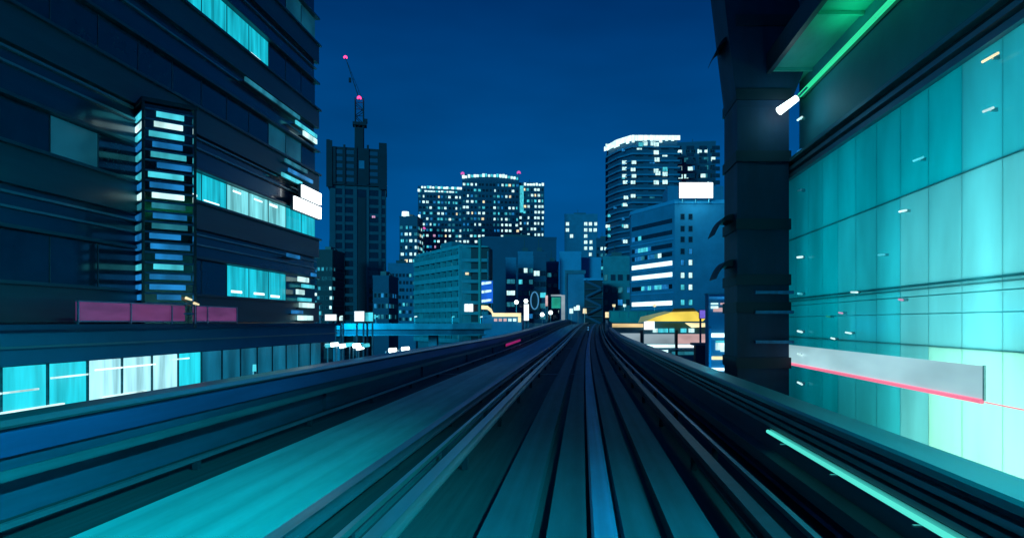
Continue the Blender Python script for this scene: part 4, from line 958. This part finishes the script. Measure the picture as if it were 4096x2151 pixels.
yr = thing('yellow_roof_sign', 'broad slanted yellow glowing roof sign on the roadside shops', 'sign', (px(1710, 98), 98.2, pz(812, 98)))
xo2 = yr.location.x; zo = yr.location.z
pts = [(1625, 808), (1768, 808), (1775, 800), (1752, 783), (1690, 785), (1650, 797)]
def slab(name, pts, Y, m, parent, y0, y1):
    P = [(px(u, Y) - xo2, pz(v, Y) - zo) for u, v in pts]; n = len(P)
    return MB().add([(x, y0, z) for x, z in P] + [(x, y1, z) for x, z in P], [tuple(range(n)), tuple(range(2*n-1, n-1, -1))] + [(i, n + i, n + (i+1) % n, (i+1) % n) for i in range(n)]).build(name, M[m], parent, local=True)
slab('panel', pts, 98, 'sign_yellow', yr, -.3, .3)
slab('wing_panel', [(1606, 811.5), (1624, 808.3), (1690, 784.5), (1672, 783), (1612, 797)], 98, 'sign_olive', yr, -.2, .2)
slab('top_trim', [(1690, 784), (1752, 782), (1745, 774), (1695, 776)], 98, 'yellow', yr, -.2, .3)
slab('end_lamp', [(1722, 812), (1778, 812), (1778, 822), (1740, 824)], 98, 'sign_cream', yr, -.4, -.31)
sign('violet_sign', 'small violet neon sign right of the yellow roof sign', 'sign', 1760, 1782, 780, 800, 92, 'sign_violet')
# stacked shop signs left of the dark pillar
Y = 62
ss = thing('sign_tower', 'narrow building front stacked with white, blue and yellow sign bars left of the dark pillar', 'building', (px(1835, Y), Y, 0))
xo = ss.location.x
B(px(1782, Y) - xo, px(1990, Y) - xo, 0, 1.6, 0, pz(740, Y)).build('wall', M['blue'], ss, local=True)
B(px(1780, Y) - xo, px(1992, Y) - xo, -.1, 1.7, pz(740, Y) + .003, pz(737, Y)).build('roof', M['teal'], ss, local=True)
for v0, v1, a, b2, m in ((725, 732, 1786, 1838, 'lb'), (746, 752, 1784, 1838, 'lb'), (762, 766, 1788, 1806, 'lw'), (762, 766, 1812, 1838, 'sign_pinkish'), (770, 776, 1788, 1806, 'lw'), (774, 784, 1794, 1840, 'sign_pinkish'), (838, 848, 1784, 1845, 'strip'),
                         (856, 862, 1800, 1830, 'lc'), (862, 880, 1800, 1824, 'lw'), (880, 884, 1812, 1828, 'lw'), (896, 904, 1790, 1845, 'sign_cream'), (918, 922, 1812, 1845, 'lb'), (925, 932, 1784, 1845, 'strip')):
    if v0 < 742: continue
    B(px(a, Y) - xo, px(b2, Y) - xo, -.15, -.003, pz(v1, Y), pz(v0, Y)).build('sign_bar', M[m], ss, local=True)
B(px(1782, Y) - xo, px(1788, Y) - xo, -.25, -.003, 0, pz(826, Y)).build('corner_trim', M['bluel'], ss, local=True)
point('glow', (px(1800, 57), 57, EZ - 4), 700, (.0, .55, 1), .5, ss)
point('glow', (8.5, 44, EZ - .6), 350, (.0, .7, 1), .4, ss)  # added point light to brighten the right parapet coping, no lamp stands here
dp = thing('dark_pier', 'short dark pier below the roadside shops left of the sign bars', 'pier', (px(1765, 75), 75, 0))
B(-.75, .75, -.7, .7, 0, pz(868, 75)).build('shaft', M['pillar'], dp, local=True); B(-1.1, 1.1, -1, 1, pz(868, 75), pz(862, 75)).build('cap', M['viadark'], dp, local=True)

# ------------------------------------------------------------------ street lamps down on the lower road
lampspots = [(781, 848), (788, 856), (812, 852), (826, 868), (840, 866), (862, 869), (878, 866), (895, 868), (904, 874), (918, 868), (986, 880), (1018, 877), (1032, 884), (1048, 882)]
def street_lamp(loc, hh, m):
    r = thing('street_lamp', 'x', 'street lamp', loc, 0, 'street lamps on the lower road')
    MB().tube((0, 0, 0), (0, 0, hh), .14, .08).tube((0, 0, hh), (1.0, 0, hh + .3), .07, .05).build('pole', M['steel'], r, local=True)
    MB().tube((.55, 0, hh + .1), (1.7, 0, hh + .25), .38, .3, n=10).build('lamp_head', M[m], r, local=True)
    return r
names = ['leftmost street lamp below the expressway', 'second street lamp below the expressway, close to the leftmost one', 'large bright street lamp, third below the expressway', 'fourth street lamp from the left below the expressway',
         'fifth street lamp from the left, paired with the fourth', 'pale street lamp just left of the middle of the row', 'cyan street lamp in the middle of the row', 'eighth street lamp from the left below the expressway',
         'lowest street lamp in the middle of the row', 'cyan street lamp at the right of the middle cluster', 'first street lamp right of the dark gap in the row', 'street lamp between the dark gap and the last two lamps', 'last but one street lamp near the left parapet', 'rightmost street lamp nearest the left parapet']
for i, (u, v) in enumerate(lampspots):
    Y = 112 if v < 875 else 108; x, z = px(u, Y), pz(v, Y)
    o = street_lamp((x - 1, Y, 0), z - .2, 'lampw' if i % 3 else 'lc'); o['label'] = names[i]
point('street_glow', (px(800, 105), 104, pz(880, 105)), 500, (.0, .6, 1), 1)
o = bpy.data.objects['street_glow'] if 'street_glow' in bpy.data.objects else None

# far low skyline closing the horizon
for i, (u0, u1, vt, Y, lab) in enumerate(((770, 900, 770, 520, 'far low dark block on the horizon behind the low blocks left'), (960, 1060, 760, 560, 'far low dark block on the horizon behind the dim apartments'), (1380, 1440, 735, 540, 'far dark block on the horizon behind the pale flats'),
        (1795, 1880, 700, 420, 'far block left of the dark pillar behind the blue wall'))):
    building('distant_block', lab, 'building', u0, u1, vt, Y, 30, 'navy', 6, 4, (2.4, 2), (.08, .08, .1, .2), zmin=18, side=False, ledge=False, group='far blocks on the horizon', cap=50)


# small lamps on brackets along the green bridge and the expressway
for u, m, lab in ((1545, 'lwarm', 'warm lamp on the green bridge roof, nearest the guideway'), (1572, 'lw', 'small white lamp on the green bridge roof below the lit ribbons'), (1648, 'lwarm', 'warm lamp on the green bridge roof above the white lamp box'), (1790, 'lw', 'small white lamp at the right end of the green bridge roof')):
    o = thing('bridge_lamp', lab, 'lamp', (px(u, 161.8), 163, pz(781, 162)), 0, 'lamps on the green bridge roof')
    MB().tube((0, 0, 0), (0, 0, .9), .07).build('post', M['steel'], o, local=True); MB().tube((0, 0, .9), (0, 0, 1.5), .32, .4, n=10).build('lamp_head', M[m], o, local=True)
for i, (u, Y, lab) in enumerate(((800, 127, 'first small lamp on the expressway parapet from the left'), (868, 134, 'second small lamp on the expressway parapet from the left'), (955, 143, 'third small lamp on the expressway parapet from the left'), (1060, 150, 'lamp on the expressway parapet below the apartment block'), (1150, 156, 'lamp on the expressway parapet below the bright ground floor window'), (1215, 162, 'lamp on the expressway parapet below the blue sign'))):
    x = px(u, Y); best = min(((Vector((x, Y)) - Vector((a[0] + (b[0] - a[0]) * t / 20, a[1] + (b[1] - a[1]) * t / 20))).length, a[0] + (b[0] - a[0]) * t / 20, a[1] + (b[1] - a[1]) * t / 20) for a, b in zip(pa, pa[1:]) for t in range(21))
    o = thing('parapet_lamp', lab, 'lamp', (best[1], best[2], EZ - .3), 0, 'lamps on the expressway parapet')
    MB().tube((0, 0, -.05), (0, 0, 1.5), .06).build('post', M['steel'], o, local=True); MB().tube((-.1, 0, 1.5), (.5, 0, 1.6), .13, n=8).build('lamp_head', M['lw' if i % 2 else 'lc'], o, local=True)
